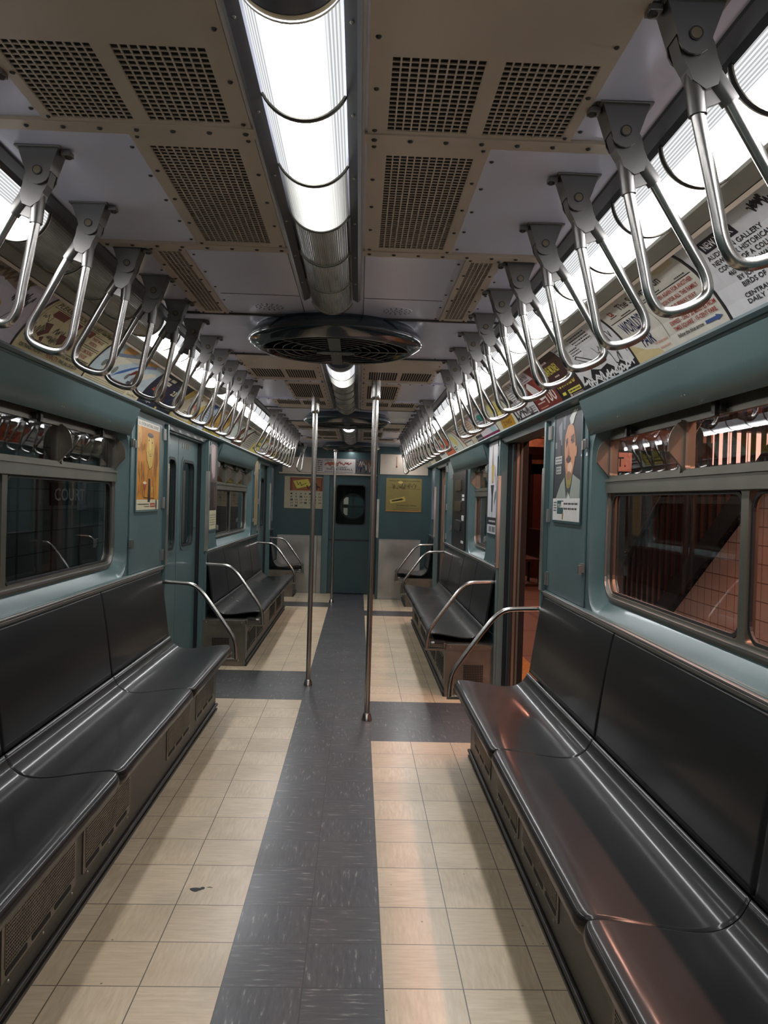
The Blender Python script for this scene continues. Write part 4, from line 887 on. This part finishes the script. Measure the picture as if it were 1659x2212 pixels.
cal = [('r', .14, .55, .98, .97, (120, 58, 28)), ('r', .20, .60, .94, .93, (140, 88, 52)), ('p', [(.22, .86), (.6, .93), (.68, .72), (.32, .62)], (196, 184, 76)), ('s', .55, .6, .92, .82, 20, .03, (60, 34, 26), 95), ('g', .2, .56, .9, .585, 1, (206, 170, 120)), ('s', .3, .7, .6, .86, 8, .02, (90, 84, 30), 96)]
k = 1
for r in range(5):
    for c in range(7):
        if k > 30: break
        cal.append(('t', str(k), .16 + c * .12, .44 - r * .095, .045, .045 if k < 10 else .07, K_) if (k * 7) % 5 else ('r', .155 + c * .12, .43 - r * .095, .225 + c * .12, .49 - r * .095, (70, 74, 78))); k += 1
end_card(-.965, -.40, YE - .006, 1.235, 1.70, (168, 160, 134), cal, 'calendar poster with numbered days and orange picture, far wall left of door')
end_card(.50, 1.0, YR - .004, 1.235, 1.70, (124, 110, 62), [('t', 'Delicious Wholesome Economical Gum', .08, .91, .035, .86, K_), ('s', .15, .66, .85, .86, 50, .012, (70, 56, 24), 97), ('e', .4, .88, .07, .04, (186, 164, 96)), ('l', [(.05, .72), (.95, .68)], .008, (70, 56, 24)), ('p', [(.10, .34), (.52, .46), (.56, .32), (.14, .24)], (176, 152, 80)), ('p', [(.16, .33), (.45, .40), (.5, .37), (.44, .34), (.18, .29)], (50, 40, 20)),
          ('t', 'The Candy Bread of Millions', .30, .17, .035, .55, K_), ('l', [(.3, .11), (.95, .10)], .006, K_), ('l', [(.2, .06), (.95, .05)], .006, K_), ('r', 0, 0, 1, .045, (150, 110, 60))], 'mustard yellow drawn poster on the right far wall')

# ------------------------------------------------------------------ ceiling panels, strips, speakers
def vent_plate(x0, x1, y0, y1, vents, label, group='perforated ceiling vent panels', coarse=False):
    z = 2.1335
    root = thing('ceiling_vent_panel', label, 'ceiling vent', ((x0 + x1) / 2, (y0 + y1) / 2, z), group)
    fz = lambda a, b, t: (a, b, z - t)
    mb = MB().prism([(x0, y0), (x1, y0), (x1, y1), (x0, y1)], fz, 0, .005, 0, [[(a, c), (b, c), (b, d_), (a, d_)] for a, b, c, d_ in vents])
    n = max(2, int((y1 - y0) / .16))
    for i in range(n + 1):
        yy = y0 + .015 + (y1 - y0 - .03) * i / n
        for xx in (x0 + .014, x1 - .014): mb.dome((xx, yy, z - .005), .0055, (0, 0, -1), 1)
    obj('panel', mb, [M_tan, M_dmet], root)
    for a, b, c, d_ in vents:
        g = MB().box(a, b, c, d_, z - .0006, z - .0002, 1)
        nx = max(3, round((b - a) / .0155)); ny = max(3, round((d_ - c) / .0165))
        if coarse: ny = 1; nx = max(3, round((b - a) / .0145))
        for i in range(nx + 1):
            xx = a + (b - a) * i / nx; w = .0016 if not coarse else .0017; g.box(xx - w, xx + w, c, d_, z - .004, z - .001, 0)
        for i in range(ny + 1):
            yy = c + (d_ - c) * i / ny; g.box(a, b, yy - .0016, yy + .0016, z - .0038, z - .0012, 0)
        obj('grille', g, [M_tan, M_void], root)
    return root
for s, nm in ((-1, 'left'), (1, 'right')):
    a = lambda p, q: (s * p, s * q) if s > 0 else (s * q, s * p)
    v = lambda p, q, c, d_: (*a(p, q), c, d_)
    vent_plate(*a(.118, .533), .80, 1.655, [v(.156, .318, 1.368, 1.640), v(.348, .512, 1.368, 1.642)], 'tan ceiling panel with two square vents nearest the camera, %s of the centre light' % nm)
    vent_plate(*a(.118, .378), 1.70, 2.43, [v(.158, .350, 1.757, 2.396)], 'tan ceiling panel with one long vent, second from the camera on the %s' % nm)
    vent_plate(*a(.43, .545), 2.475, 3.33, [v(.448, .520, 2.51, 3.29)], 'narrow tan vent strip panel on the %s before the nearest fan' % nm)
    for k, c in enumerate((3.6, 7.2)):
        w = ('beyond the nearest fan', 'beyond the middle fan')[k]
        vent_plate(*a(.118, .56), c + .67, c + 1.53, [v(.16, .33, c + 1.12, c + 1.44), v(.355, .53, c + 1.12, c + 1.44)], 'tan double vent panel just %s, %s side' % (w, nm), coarse=True)
        vent_plate(*a(.118, .38), c + 1.575, c + 2.5, [v(.158, .36, c + 1.7, c + 2.4)], 'tan single vent panel %s, %s side' % (w, nm), coarse=True)
        vent_plate(*a(.118, .56), c + 2.54, c + 3.1, [v(.16, .33, c + 2.6, c + 2.86), v(.355, .53, c + 2.6, c + 2.86)], 'tan double vent panel well %s, %s side' % (w, nm), coarse=True)
stn = 0
for y0, y1, m in ((1.655, 1.70, 'tan'), (2.43, 2.475, 'tan'), (3.335, 3.35, 'steel'), (4.255, 4.27, 'steel'), (5.13, 5.172, 'lil'), (6.10, 6.14, 'lil'), (6.70, 6.72, 'steel'), (7.85, 7.865, 'steel'), (8.73, 8.772, 'lil'), (9.7, 9.74, 'lil')):
    for s in (-1, 1):
        x0, x1 = (.112, .672) if m != 'steel' or not (3.3 < y0 < 4.3) else (.0, .672)
        mb = MB().box(s * x0, s * x1, y0, y1, 2.126, 2.1338, 0)
        if m != 'steel':
            for i in range(8): mb.dome((s * (x0 + .02 + i * (x1 - x0 - .04) / 7), (y0 + y1) / 2, 2.126), .0065, (0, 0, -1), 1)
        struct('trim_%d' % tn, mb, [M_tan if m == 'tan' else M_lilac if m == 'lil' else M_dmet, M_dmet]); tn += 1
# screw rows and joints on the lilac ceiling sheets
mb = MB()
for s in (-1, 1):
    for y in [1.5, 1.62] + [1.78 + .155 * i for i in range(5)]: mb.dome((s * (.545 if y < 1.7 else .392), y, 2.134), .0055, (0, 0, -1))
    for y in [2.55 + .19 * i for i in range(5)]: mb.dome((s * .56, y, 2.134), .005, (0, 0, -1)); mb.dome((s * .415, y, 2.134), .005, (0, 0, -1))
    for x in (.2, .34, .5, .62): mb.dome((s * x, 3.37, 2.134), .005, (0, 0, -1)); mb.dome((s * x, 4.24, 2.134), .005, (0, 0, -1))
    mb.box(s * .118, s * .41, 3.02, 3.023, 2.1328, 2.134); mb.box(s * .117, s * .12, 2.48, 3.33, 2.1328, 2.134)
    mb.box(s * .53, s * .535, .8, 1.655, 2.1325, 2.134)
struct('trim_%d' % tn, mb, M_dmet); tn += 1
for s, nm in ((-1, 'left'), (1, 'right')):
    mb = MB()
    for r, n in ((.0, 1), (.018, 6), (.036, 11), (.052, 15)):
        for k in range(n):
            a = 2 * PI * k / n; mb.cyl((s * .252 + r * math.cos(a), 3.21 + r * math.sin(a), 2.1325), .0035, .0012, 'z', 6, 1)
    mb.cyl((s * .252, 3.21, 2.1332), .062, .0007, 'z', 24, 0)
    tag(obj('ceiling_speaker', mb, [M_lilac, M_void], origin=(s * .252, 3.21, 2.13)), 'small perforated speaker patch in the ceiling, %s of the centre light end' % nm, 'speaker')

# ------------------------------------------------------------------ lights
LW, LL = .074, .31
def lens_mb(L=LL, dip=.045):
    mb = MB(); n = 16
    R = (LW ** 2 + dip ** 2) / (2 * dip); th = math.asin(LW / R)
    prof = [(R * math.sin(-th + 2 * th * i / n), -(R * math.cos(-th + 2 * th * i / n) - (R - dip))) for i in range(n + 1)]
    ys = [(.002, 1.05), (.008, 1.05), (.011, 1.0), (L - .008, 1.0), (L - .005, 1.05), (L - .001, 1.05)]
    vs = [(x * k, y, z * k) for y, k in ys for x, z in prof]; m = n + 1
    for j in range(len(ys) - 1):           # glowing body, pale moulded rims
        mb.add(vs[j * m:(j + 2) * m], [(i, i + 1, m + i + 1, m + i) for i in range(n)], 0 if j == 2 else 2, True)
    # dark joint ring
    a = [(x * 1.065, y, z * 1.065) for y in (L - .009, L + .003) for x, z in prof]
    mb.add(a, [(i, i + 1, m + i + 1, m + i) for i in range(n)], 1, True)
    return mb
def cover_mb(L):
    mb = MB(); n = 20; dip = .043; R = (LW ** 2 + dip ** 2) / (2 * dip); th = math.asin(LW / R)
    prof = [(R * math.sin(-th + 2 * th * i / n), -(R * math.cos(-th + 2 * th * i / n) - (R - dip))) for i in range(n + 1)]
    m = n + 1
    mb.add([(x, y, z) for y in (0, L) for x, z in prof], [(i, i + 1, m + i + 1, m + i) for i in range(n)], 0, True)
    mb.add([(x, 0, z) for x, z in prof], [tuple(range(m))], 0); mb.add([(x, L, z) for x, z in prof], [tuple(range(m))], 0)
    mb.add([(x * 1.02, y, z * 1.02) for y in (L - .01, L + .002) for x, z in prof], [(i, i + 1, m + i + 1, m + i) for i in range(n)], 1, True)
    return mb
PROTO = {}
def lens_obj(kind, parent, loc, roty=0):
    if kind not in PROTO:
        o = obj('lens', lens_mb(), [{'lit': M_lit, 'litR': M_litR, 'litL': M_litL, 'dim': M_dim, 'off': M_unlit}[kind], M_black, M_rim], parent, local=True); PROTO[kind] = o
    else:
        o = PROTO[kind].copy(); C.objects.link(o); o.parent = parent
    o.location = loc; o.rotation_euler = (0, roty, 0)
    return o
CENT = [(1.185, ['lit', 'lit', 'dim', 'off', 'off', 'off'], .62, 'nearest'), (4.42, ['lit', 'dim', 'off', 'off', 'off', 'off', 'off'], .12, 'second'), (8.02, ['lit', 'off', 'off', 'off', 'off', 'off', 'off'], .12, 'third'), (11.25, ['lit', 'lit'], .0, 'farthest')]
for y, ks, cov, nm in CENT:
    L = len(ks) * LL
    t = thing('ceiling_light', '%s centre ceiling light with ribbed lenses in a dark channel' % nm, 'ceiling light', (0, y, 2.12), 'lights along the centre of the ceiling')
    if cov: obj('end_cover', cover_mb(cov), [M_slate, M_amber], t, local=True).location = (0, -cov, -.001)
    for i, k in enumerate(ks): lens_obj(k, t, (0, i * LL, 0))
    y0, y1 = y - cov - .02, y + L - .06
    for s in (-1, 1):
        r = MB().add([(s * p[0], yy, p[1]) for yy in (y0, y1) for p in ((.078, 2.134), (.078, 2.118), (.098, 2.108), (.106, 2.116), (.106, 2.134))], [(i, i + 1, 6 + i, 5 + i) for i in range(4)] + [(0, 1, 2, 3, 4), (5, 6, 7, 8, 9)], 0)
        r.box(s * .106, s * .112, y0, y1, 2.124, 2.134, 1)
        for k in range(max(2, int((y1 - y0) / .3))): r.dome((s * .09, y0 + .1 + k * .3, 2.111), .004, (0, 0, -1), 1)
        obj('side_rail', r, [M_slate, M_steel], t)
    if cov < .3: obj('end_plate', MB().box(-.112, .112, y0 - .015, y0, 2.118, 2.134), M_slate, t)
ANG = math.atan2(2.118 - 2.054, .846 - .716)
for s in (1, -1):
    start = 1.325 - LL * 8 if s > 0 else 2.17 - LL * 12
    nfix = 10 if s > 0 else 12
    for fi in range(nfix):
        y = start + fi * 4 * LL
        if y + 4 * LL > (YR if s > 0 else YE): break
        dead = (s < 0 and abs(y - 2.17) < .01)
        vis = (y + 1.24 > 1.2)
        t = thing('ceiling_light', ('unlit grey' if dead else 'glowing white') + ' ribbed fluorescent run in the %s cove, number %d along from the camera' % ('right' if s > 0 else 'left', fi - (1 if s > 0 else 2)), 'ceiling light', (s * .781, y, 2.088), '%s cove fluorescent lights' % ('right' if s > 0 else 'left'))
        for i in range(4):
            kk = 'off' if dead else 'litR' if s > 0 else 'litL'
            if s < 0 and abs(y + i * LL - 4.96) < .1: kk = 'off'
            lens_obj(kk, t, (0, i * LL, 0), s * ANG)
        obj('backing', MB().sheet([(.70, 2.16), (.88, 2.09)], y, y + 4 * LL, 0, False, s), M_slate, t)

# ------------------------------------------------------------------ fans
def fan(y, nm):
    t = thing('ceiling_fan', '%s round dark ceiling fan with circular guard' % nm, 'fan', (0, y, 2.134), 'round ceiling fans')
    obj('housing_ring', MB().lathe([(.35, .0), (.352, -.012), (.372, -.022), (.384, -.040), (.387, -.056), (.383, -.066), (.372, -.074), (.336, -.094), (.326, -.096), (.318, -.090), (.312, -.06), (.312, -.004)], n=72), M_dfan, t, local=True)
    obj('trim_bead', MB().lathe([(.386, -.052), (.3885, -.055), (.386, -.058)], n=72), M_dmet, t, local=True)
    g = MB()
    for r in (.075, .115, .155, .195, .235, .275): g.loop([(r * math.cos(2 * PI * k / 40), r * math.sin(2 * PI * k / 40), -.088) for k in range(40)], .0028, 6)
    for k in range(8):
        a = k * PI / 4
        if k % 4 == 2: continue
        w = .005; g.tube([(.05 * math.cos(a), .05 * math.sin(a), -.092), (.318 * math.cos(a), .318 * math.sin(a), -.088)], .004, 6)
    obj('guard', g, M_dfan, t, local=True)
    b = MB().prism([(-.026, -.318), (.026, -.318), (.024, .318), (-.024, .318)], lambda a, b_, t_: (a, b_, -.098 + t_), 0, .008)
    b.prism([(-.085, -.012), (-.05, -.034), (.05, -.034), (.085, -.012), (.085, .012), (.05, .034), (-.05, .034), (-.085, .012)], lambda a, b_, t_: (a, b_, -.102 + t_), 0, .008)
    for k in (-.01, .01): b.dome((k, 0, -.102), .004, (0, 0, -1), 1)
    obj('guard_bar', b, [mat('fan_bar', (.035, .05, .052), .35, .2), M_steel], t, local=True)
    obj('motor', MB().lathe([(.0, -.075), (.045, -.075), (.055, -.06), (.055, -.003)], n=24), M_void, t, local=True)
    for k in range(4):
        a = k * PI / 2 + .5; c_, s_ = math.cos(a), math.sin(a)
        P = [(.05, -.03, -.05), (.27, -.07, -.062), (.29, .0, -.045), (.27, .07, -.028), (.05, .03, -.035)]
        obj('blade', MB().add([(x * c_ - y_ * s_, x * s_ + y_ * c_, z) for x, y_, z in P] + [(x * c_ - y_ * s_, x * s_ + y_ * c_, z + .003) for x, y_, z in P],
            [(0, 1, 2, 3, 4), (9, 8, 7, 6, 5)] + [(i, (i + 1) % 5, 5 + (i + 1) % 5, 5 + i) for i in range(5)]), M_void, t, local=True)
    obj('back_disc', MB().lathe([(0, -.002), (.33, -.002)], n=40), M_void, t, local=True)
fan(3.62, 'nearest'); fan(7.22, 'middle'); fan(10.85, 'farthest')

# ------------------------------------------------------------------ poles
for x, y, nm, r in ((.21, 5.06, 'right of the aisle centre, nearest', .0195), (-.215, 5.97, 'left of the aisle centre, second', .0195), (-.205, 10.78, 'small far one by the end door, farthest', .0195)):
    t = thing('floor_pole', 'steel floor to ceiling pole %s from the camera' % nm, 'pole', (x, y, 0))
    obj('shaft', MB().tube([(x, y, .0), (x, y, 1.35), (x, y, 2.10)], r, 20, rs=[.0175, .0175, .0195]), M_chrome, t)
    obj('ceiling_sleeve', MB().tube([(x, y, 2.008), (x, y, 2.012), (x, y, 2.03), (x, y, 2.133)], .03, 20, rs=[.022, .027, .0295, .0295]).dome((x + .015, y - .026, 2.03), .006, (.4, -.9, 0)), M_chrome, t)
    obj('base_collar', MB().tube([(x, y, .0005), (x, y, .006), (x, y, .04), (x, y, .046)], .03, 20, rs=[.034, .033, .024, .02]), M_chrome, t)

# ------------------------------------------------------------------ hanging grab handles
def make_handle(s):
    t = thing('hanging_grab_handle', 'x', 'grab handle', (0, 0, 0))
    tilt = math.radians(22.6 if s > 0 else 19.6) * s                       # swings outwards
    ct, st_ = math.cos(tilt), math.sin(tilt)
    PV = Vector((0, 0, -.053))
    def L2(a, b, y):                                    # local frame: a across, b down from the pivot
        return (PV.x + a * ct + b * st_, y, PV.z + a * st_ - b * ct)
    # bracket: two trapezoid cheeks and a channel between
    out = [(-.045, 0), (.045, 0), (.026, -.055)] + [(.026 * math.cos(-k * PI / 8), -.055 + .028 * math.sin(-k * PI / 8)) for k in range(1, 8)] + [(-.026, -.055)]
    br = MB()
    br.prism(out, lambda a, b, q: (a, q, b), -.024, -.020, 0); br.prism(out, lambda a, b, q: (a, q, b), .020, .024, 0)
    br.add([(-s * .045, -.022, 0), (-s * .045, .022, 0), (-s * .027, .022, -.052), (-s * .027, -.022, -.052)], [(0, 1, 2, 3)])
    br.box(-.05, .05, -.03, .03, -.004, 0)
    br.box(-s * .045, -s * .066, -.012, .012, -.014, -.003); br.dome((-s * .058, 0, -.014), .009, (0, 0, -1), 1)
    br.box(s * .028, s * .036, .008, .018, -.058, -.05); br.dome((s * .036, .013, -.054), .006, (s, 0, 0), 1)
    obj('bracket', br, [M_cast, M_dmet], t, local=True, bevel=.0012)
    obj('pivot_pin', MB().cyl((0, -.0265, -.053), .0082, .053, 'y', 16, 0), M_brass, t, local=True)
    obj('pivot_washer', MB().tube([(0, -.0246, -.053), (0, -.0262, -.053)], .0105, 16), M_black, t, local=True)
    # forged fork
    fk = MB()
    outl = [(-.024, -.012), (.024, -.012), (.027, .02), (.0235, .040), (.0235, .058), (.010, .078), (-.010, .078), (-.0235, .058), (-.0235, .040), (-.027, .02)]
    fk.prism(outl, lambda a, b, q: L2(a, b, q), -.0155, .0155, 0)
    fk.prism([(-.009, .068), (.009, .068), (.019, .100), (-.019, .100)], lambda a, b, q: L2(a, b, q), -.004, .004, 0)
    for q in (-1, 1): fk.tube([L2(q * .0115, .046, 0), L2(q * .0155, .062, 0), L2(q * .0268, .106, 0)], .0125, 14, 0, True, [.0135, .0150, .0138])
    obj('forged_fork', fk, M_cast, t, local=True, bevel=.003)
    lo = [L2(-.024, .09, 0), L2(-.058, .262, 0)]
    c = chaikin([L2(-.024, .09, 0), L2(-.0490, .250, 0), L2(-.0590, .302, 0), L2(-.045, .345, 0), L2(.045, .345, 0), L2(.0590, .302, 0), L2(.0490, .250, 0), L2(.024, .09, 0)], 3)
    obj('loop', MB().tube(c, .0104, 12), M_chrome, t, local=True)
    return t
RY = [1.204, 1.517, 1.847, 2.174, 2.517, 2.847, 3.213, 3.573, 3.93, 4.27, 4.60] ; RY2 = [5.98 + .335 * i for i in range(12)]
LY = [1.475, 1.816, 2.152, 2.505, 2.828, 3.169, 3.502, 3.85, 4.19, 4.53, 4.87, 5.2, 5.5]; LY2 = [6.95 + .335 * i for i in range(9)]
for s, nm, A, B in ((1, 'right', RY, RY2), (-1, 'left', LY, LY2)):
    proto = make_handle(s); first = True
    for part, ys in (('near', A), ('far', B)):
        for i, y in enumerate(ys):
            o = proto if first else copy_tree(proto); first = False
            x = s * (.596 + .004 * max(0, y - 1.2))
            o.location = (x, y, 2.1338)
            jit = random.uniform(-.02, .02); o.rotation_euler = (0, 0, jit)
            o['label'] = 'steel grab handle, %s from the camera in the %s %s row' % (ORD[i], part, nm)
            o['group'] = 'grab handles hanging along the %s side' % nm
    o = copy_tree(proto); o.location = (s * (.70 if s > 0 else .64), 11.0, 2.1338); o.rotation_euler = (0, 0, s * -1.05)
    o['label'] = 'lone turned grab handle by the far wall on the %s' % nm; o['group'] = 'grab handles hanging along the %s side' % nm

# ------------------------------------------------------------------ gum on the floor
g = MB().prism([(-.412 + .017 * math.cos(k * PI / 6) * (1.2 if k < 6 else 1) + .004 * math.sin(k), 2.83 + .014 * math.sin(k * PI / 6)) for k in range(12)], lambda a, b, t_: (a, b, t_), .0003, .0015)
g.prism([(-.390 + .008 * math.cos(k * PI / 4), 2.842 + .009 * math.sin(k * PI / 4)) for k in range(8)], lambda a, b, t_: (a, b, t_), .0003, .0014)
g.prism([(-.376, 2.848), (-.366, 2.853), (-.355, 2.846), (-.365, 2.849)], lambda a, b, t_: (a, b, t_), .0003, .0012)
tag(obj('gum_spot', g, M_black), 'flattened black gum blot on a cream floor tile left of the dark stripe', 'gum')

# ------------------------------------------------------------------ outside, right: station platform
M_plat = tile_wall_material('platform_concrete', (.14, .085, .06), (.08, .04, .03), (1.2, 1.5), .5, (0, 1))
M_ptile = tile_wall_material('stair_wall_tile', (.60, .40, .32), (.22, .12, .09), (.11, .11), .25)
M_beam = mat('beam_paint', (.42, .22, .13), .55, noise=.2)
M_redc = mat('red_column', (.055, .010, .009), .4, noise=.2)
M_iron = mat('black_iron', (.014, .012, .012), .4, .2)
struct('floor_platform', MB().box(1.40, 12, -6, 34, -.3, -.03), M_plat)
struct('trim_%d' % tn, MB().box(1.39, 1.68, -6, 34, -.3, -.022), mat('yellow_edge', (.42, .24, .03), .5, noise=.25, nscale=30)); tn += 1
struct('ceiling_platform', MB().box(1.35, 12, -6, 34, 3.3, 3.4), M_beam)
struct('wall_platform', MB().box(7.4, 7.5, -6, 34, -.1, 3.3).box(1.35, 12, 34, 34.1, -.1, 3.3).box(1.35, 12, -6.1, -6, -.1, 3.3), tile_wall_material('platform_wall', (.14, .075, .055), (.05, .025, .02), (.3, .15), .4))
for i in range(8):
    y = 8.5 + i * 2.6
    tag(obj('ceiling_beam', MB().box(1.5, 9, y, y + .28, 2.75, 3.3), M_beam, origin=(5, y, 2.75)), 'rust coloured station roof beam seen through the open door, %s of them' % ORD[i], 'beam', 'station roof beams')
for i, (x, y, w) in enumerate(((3.68, 15.6, .34), (5.6, 13.5, .26), (4.9, 23, .3))):
    tag(obj('station_column', MB().box(x - w / 2, x + w / 2, y, y + w, -.03, 1.98 if i == 0 else 3.3).box(x - w / 2 - .03, x + w / 2 + .03, y - .03, y + w + .03, -.03, .25), M_redc, origin=(x, y, 0)), ('low dark red station pillar seen through the open door', 'slimmer dark red station column', 'distant dark red station column')[i], 'column')
for i, (x, y) in enumerate(((3.1, 13.9), (3.85, 14.2), (3.0, 19.0))):
    t = thing('platform_bench', ('dark wooden platform bench by the red column', 'dark wooden platform bench right of the first bench', 'distant dark platform bench')[i], 'bench', (x, y, -.03))
    obj('seat', MB().box(x - .25, x + .22, y, y + 1.0, .40, .44), M_redc, t)
    obj('backrest', MB().box(x + .2, x + .24, y, y + 1.0, .44, .95), M_redc, t)
    for dx in (-.2, .18):
        for dy in (.04, .92): obj('leg', MB().box(x + dx, x + dx + .04, y + dy, y + dy + .04, -.03, .4), M_iron, t)
# staircase rising towards the camera
zs = lambda y: .747 + .69 * (5.76 - y)
ytop = 5.76 - (3.3 - .747) / .69; ybot = 5.76 + (.747 + .03) / .69
st = thing('station_staircase', 'tiled station staircase with black iron railing beyond the right window', 'staircase', (2.5, 5, -.03))
obj('tiled_side', MB().prism([(-5.5, -.03), (ybot, -.03), (ytop, 3.3), (-5.5, 3.3)], fnx(1, 2.5), 0, .08, 0), M_ptile, st)
obj('stringer', MB().prism([(ybot + .05, -.03), (ybot + .3, -.03), (ytop + .3, 3.3), (ytop, 3.3)], fnx(1, 2.46), 0, .12, 0), M_iron, st)
obj('handrail', MB().tube([(2.48, ybot + .2, .85), (2.48, ytop + 1.5, 3.3)], .025, 8), M_iron, st)
for i in range(30):
    y = ybot + .15 - i * .125
    if y < ytop + .2: break
    obj('baluster', MB().box(2.47, 2.492, y - .011, y + .011, max(-.03, zs(y) + .0), min(3.28, zs(y) + 1.1)), M_iron, st)
for i in range(18):
    z = -.03 + (i + 1) * .172; y = 5.76 - (z - .747) / .69 + .12
    obj('step', MB().box(2.58, 4.1, y - .25, y + .02, z - .17, z), M_iron, st)
obj('far_railing', MB().box(4.08, 4.12, ytop, ybot, -.03, .02), M_iron, st)
for i in range(26):
    y = ybot + .1 - i * .15
    if y < ytop: break
    obj('baluster', MB().box(4.09, 4.115, y - .012, y + .012, max(-.03, zs(y)), min(3.28, zs(y) + 1.0)), M_iron, st)
# sign and lit openings beyond
place = lambda a, b, off: (3.0 + a, 11.5 - off, 1.90 + b)
mb, mats = graphics(1.02, .27, (236, 190, 175), [('t', 'COURT ST.', .08, .25, .52, .84, K_)], place, 'station_sign', (), .02)
tag(obj('station_sign', mb, mats, origin=(3.5, 11.5, 1.9)), 'pink lit station sign ending in ST. seen through the upper right window', 'sign')
M_warm = emis('station_lamp_warm', (1, .45, .32), 62)
M_warmfar = emis('station_window_glow', (1, .52, .40), .9)
for i in range(3):
    y = 14.2 + i * .75
    tag(obj('lit_opening', MB().box(7.3, 7.38, y, y + .55, 2.3, 2.95), M_warmfar, origin=(7.35, y, 2.3)), 'warm glowing opening in the far station wall behind the stair railing', 'window', 'glowing openings behind the staircase')
for i, y in enumerate((-2.6, -.9, .8, 2.5, 4.2, 5.9, 9.5, 13.5, 18, 24)):
    x = 2.22 if y < 6 else 3.2
    t = thing('station_lamp', 'warm station tube lamp over the platform, %s along' % ORD[i], 'lamp', (x, y, 3.05), 'warm platform tube lamps')
    obj('housing', MB().box(x - .07, x + .07, y, y + 1.2, 3.03, 3.06).box(x - .005, x + .005, y + .2, y + .21, 3.06, 3.3).box(x - .005, x + .005, y + 1.0, y + 1.01, 3.06, 3.3), M_iron, t)
    obj('tube', MB().tube([(x, y + .03, 2.985), (x, y + 1.17, 2.985)], .038, 10), M_warm, t)
for i, (x, y, z, w, h) in enumerate(((5.0, 24.5, .5, .2, .35), (4.9, 24.5, .9, .25, .2), (5.3, 25, 1.9, .3, .1), (5.2, 26, 2.3, .1, .1))):
    tag(obj('notice_board', MB().box(x, x + w, y, y + .04, z, z + h), ink((206, 150, 130)), origin=(x, y, z)), ('pale station notice low on the far platform', 'pale square station notice above the low one', 'long pale station sign far off', 'tiny pale station sign far off')[i], 'sign')

# ------------------------------------------------------------------ outside, left: dark tiled station wall
struct('wall_tunnel', MB().box(-2.3, -2.2, -6, 20, -1, 3.2), tile_wall_material('tunnel_tile', (.20, .22, .21), (.04, .045, .045), (.62, .155), .35))
struct('floor_track', MB().box(-2.3, -1.4, -6, 20, -1.1, -1.0), M_void)
place = lambda a, b, off: (-2.195 + off, 6.14 + a, 1.275 + b)
mb, mats = graphics(.80, .17, (12, 13, 15), [('t', 'COURT', .08, .22, .58, .84, (226, 230, 224))], place, 'station_sign', (), .01)
tag(obj('station_sign', mb, mats, origin=(-2.195, 6.5, 1.27)), 'black station sign reading COURT seen through the left window', 'sign')

# ------------------------------------------------------------------ world and view
w = bpy.data.worlds.new('world'); w.use_nodes = True; sc.world = w
w.node_tree.nodes['Background'].inputs[0].default_value = (.01, .008, .008, 1); w.node_tree.nodes['Background'].inputs[1].default_value = .3
sc.view_settings.view_transform = 'Standard'; sc.view_settings.look = 'None'; sc.view_settings.exposure = 0.62; sc.view_settings.gamma = 1
sc.view_settings.use_curve_mapping = False
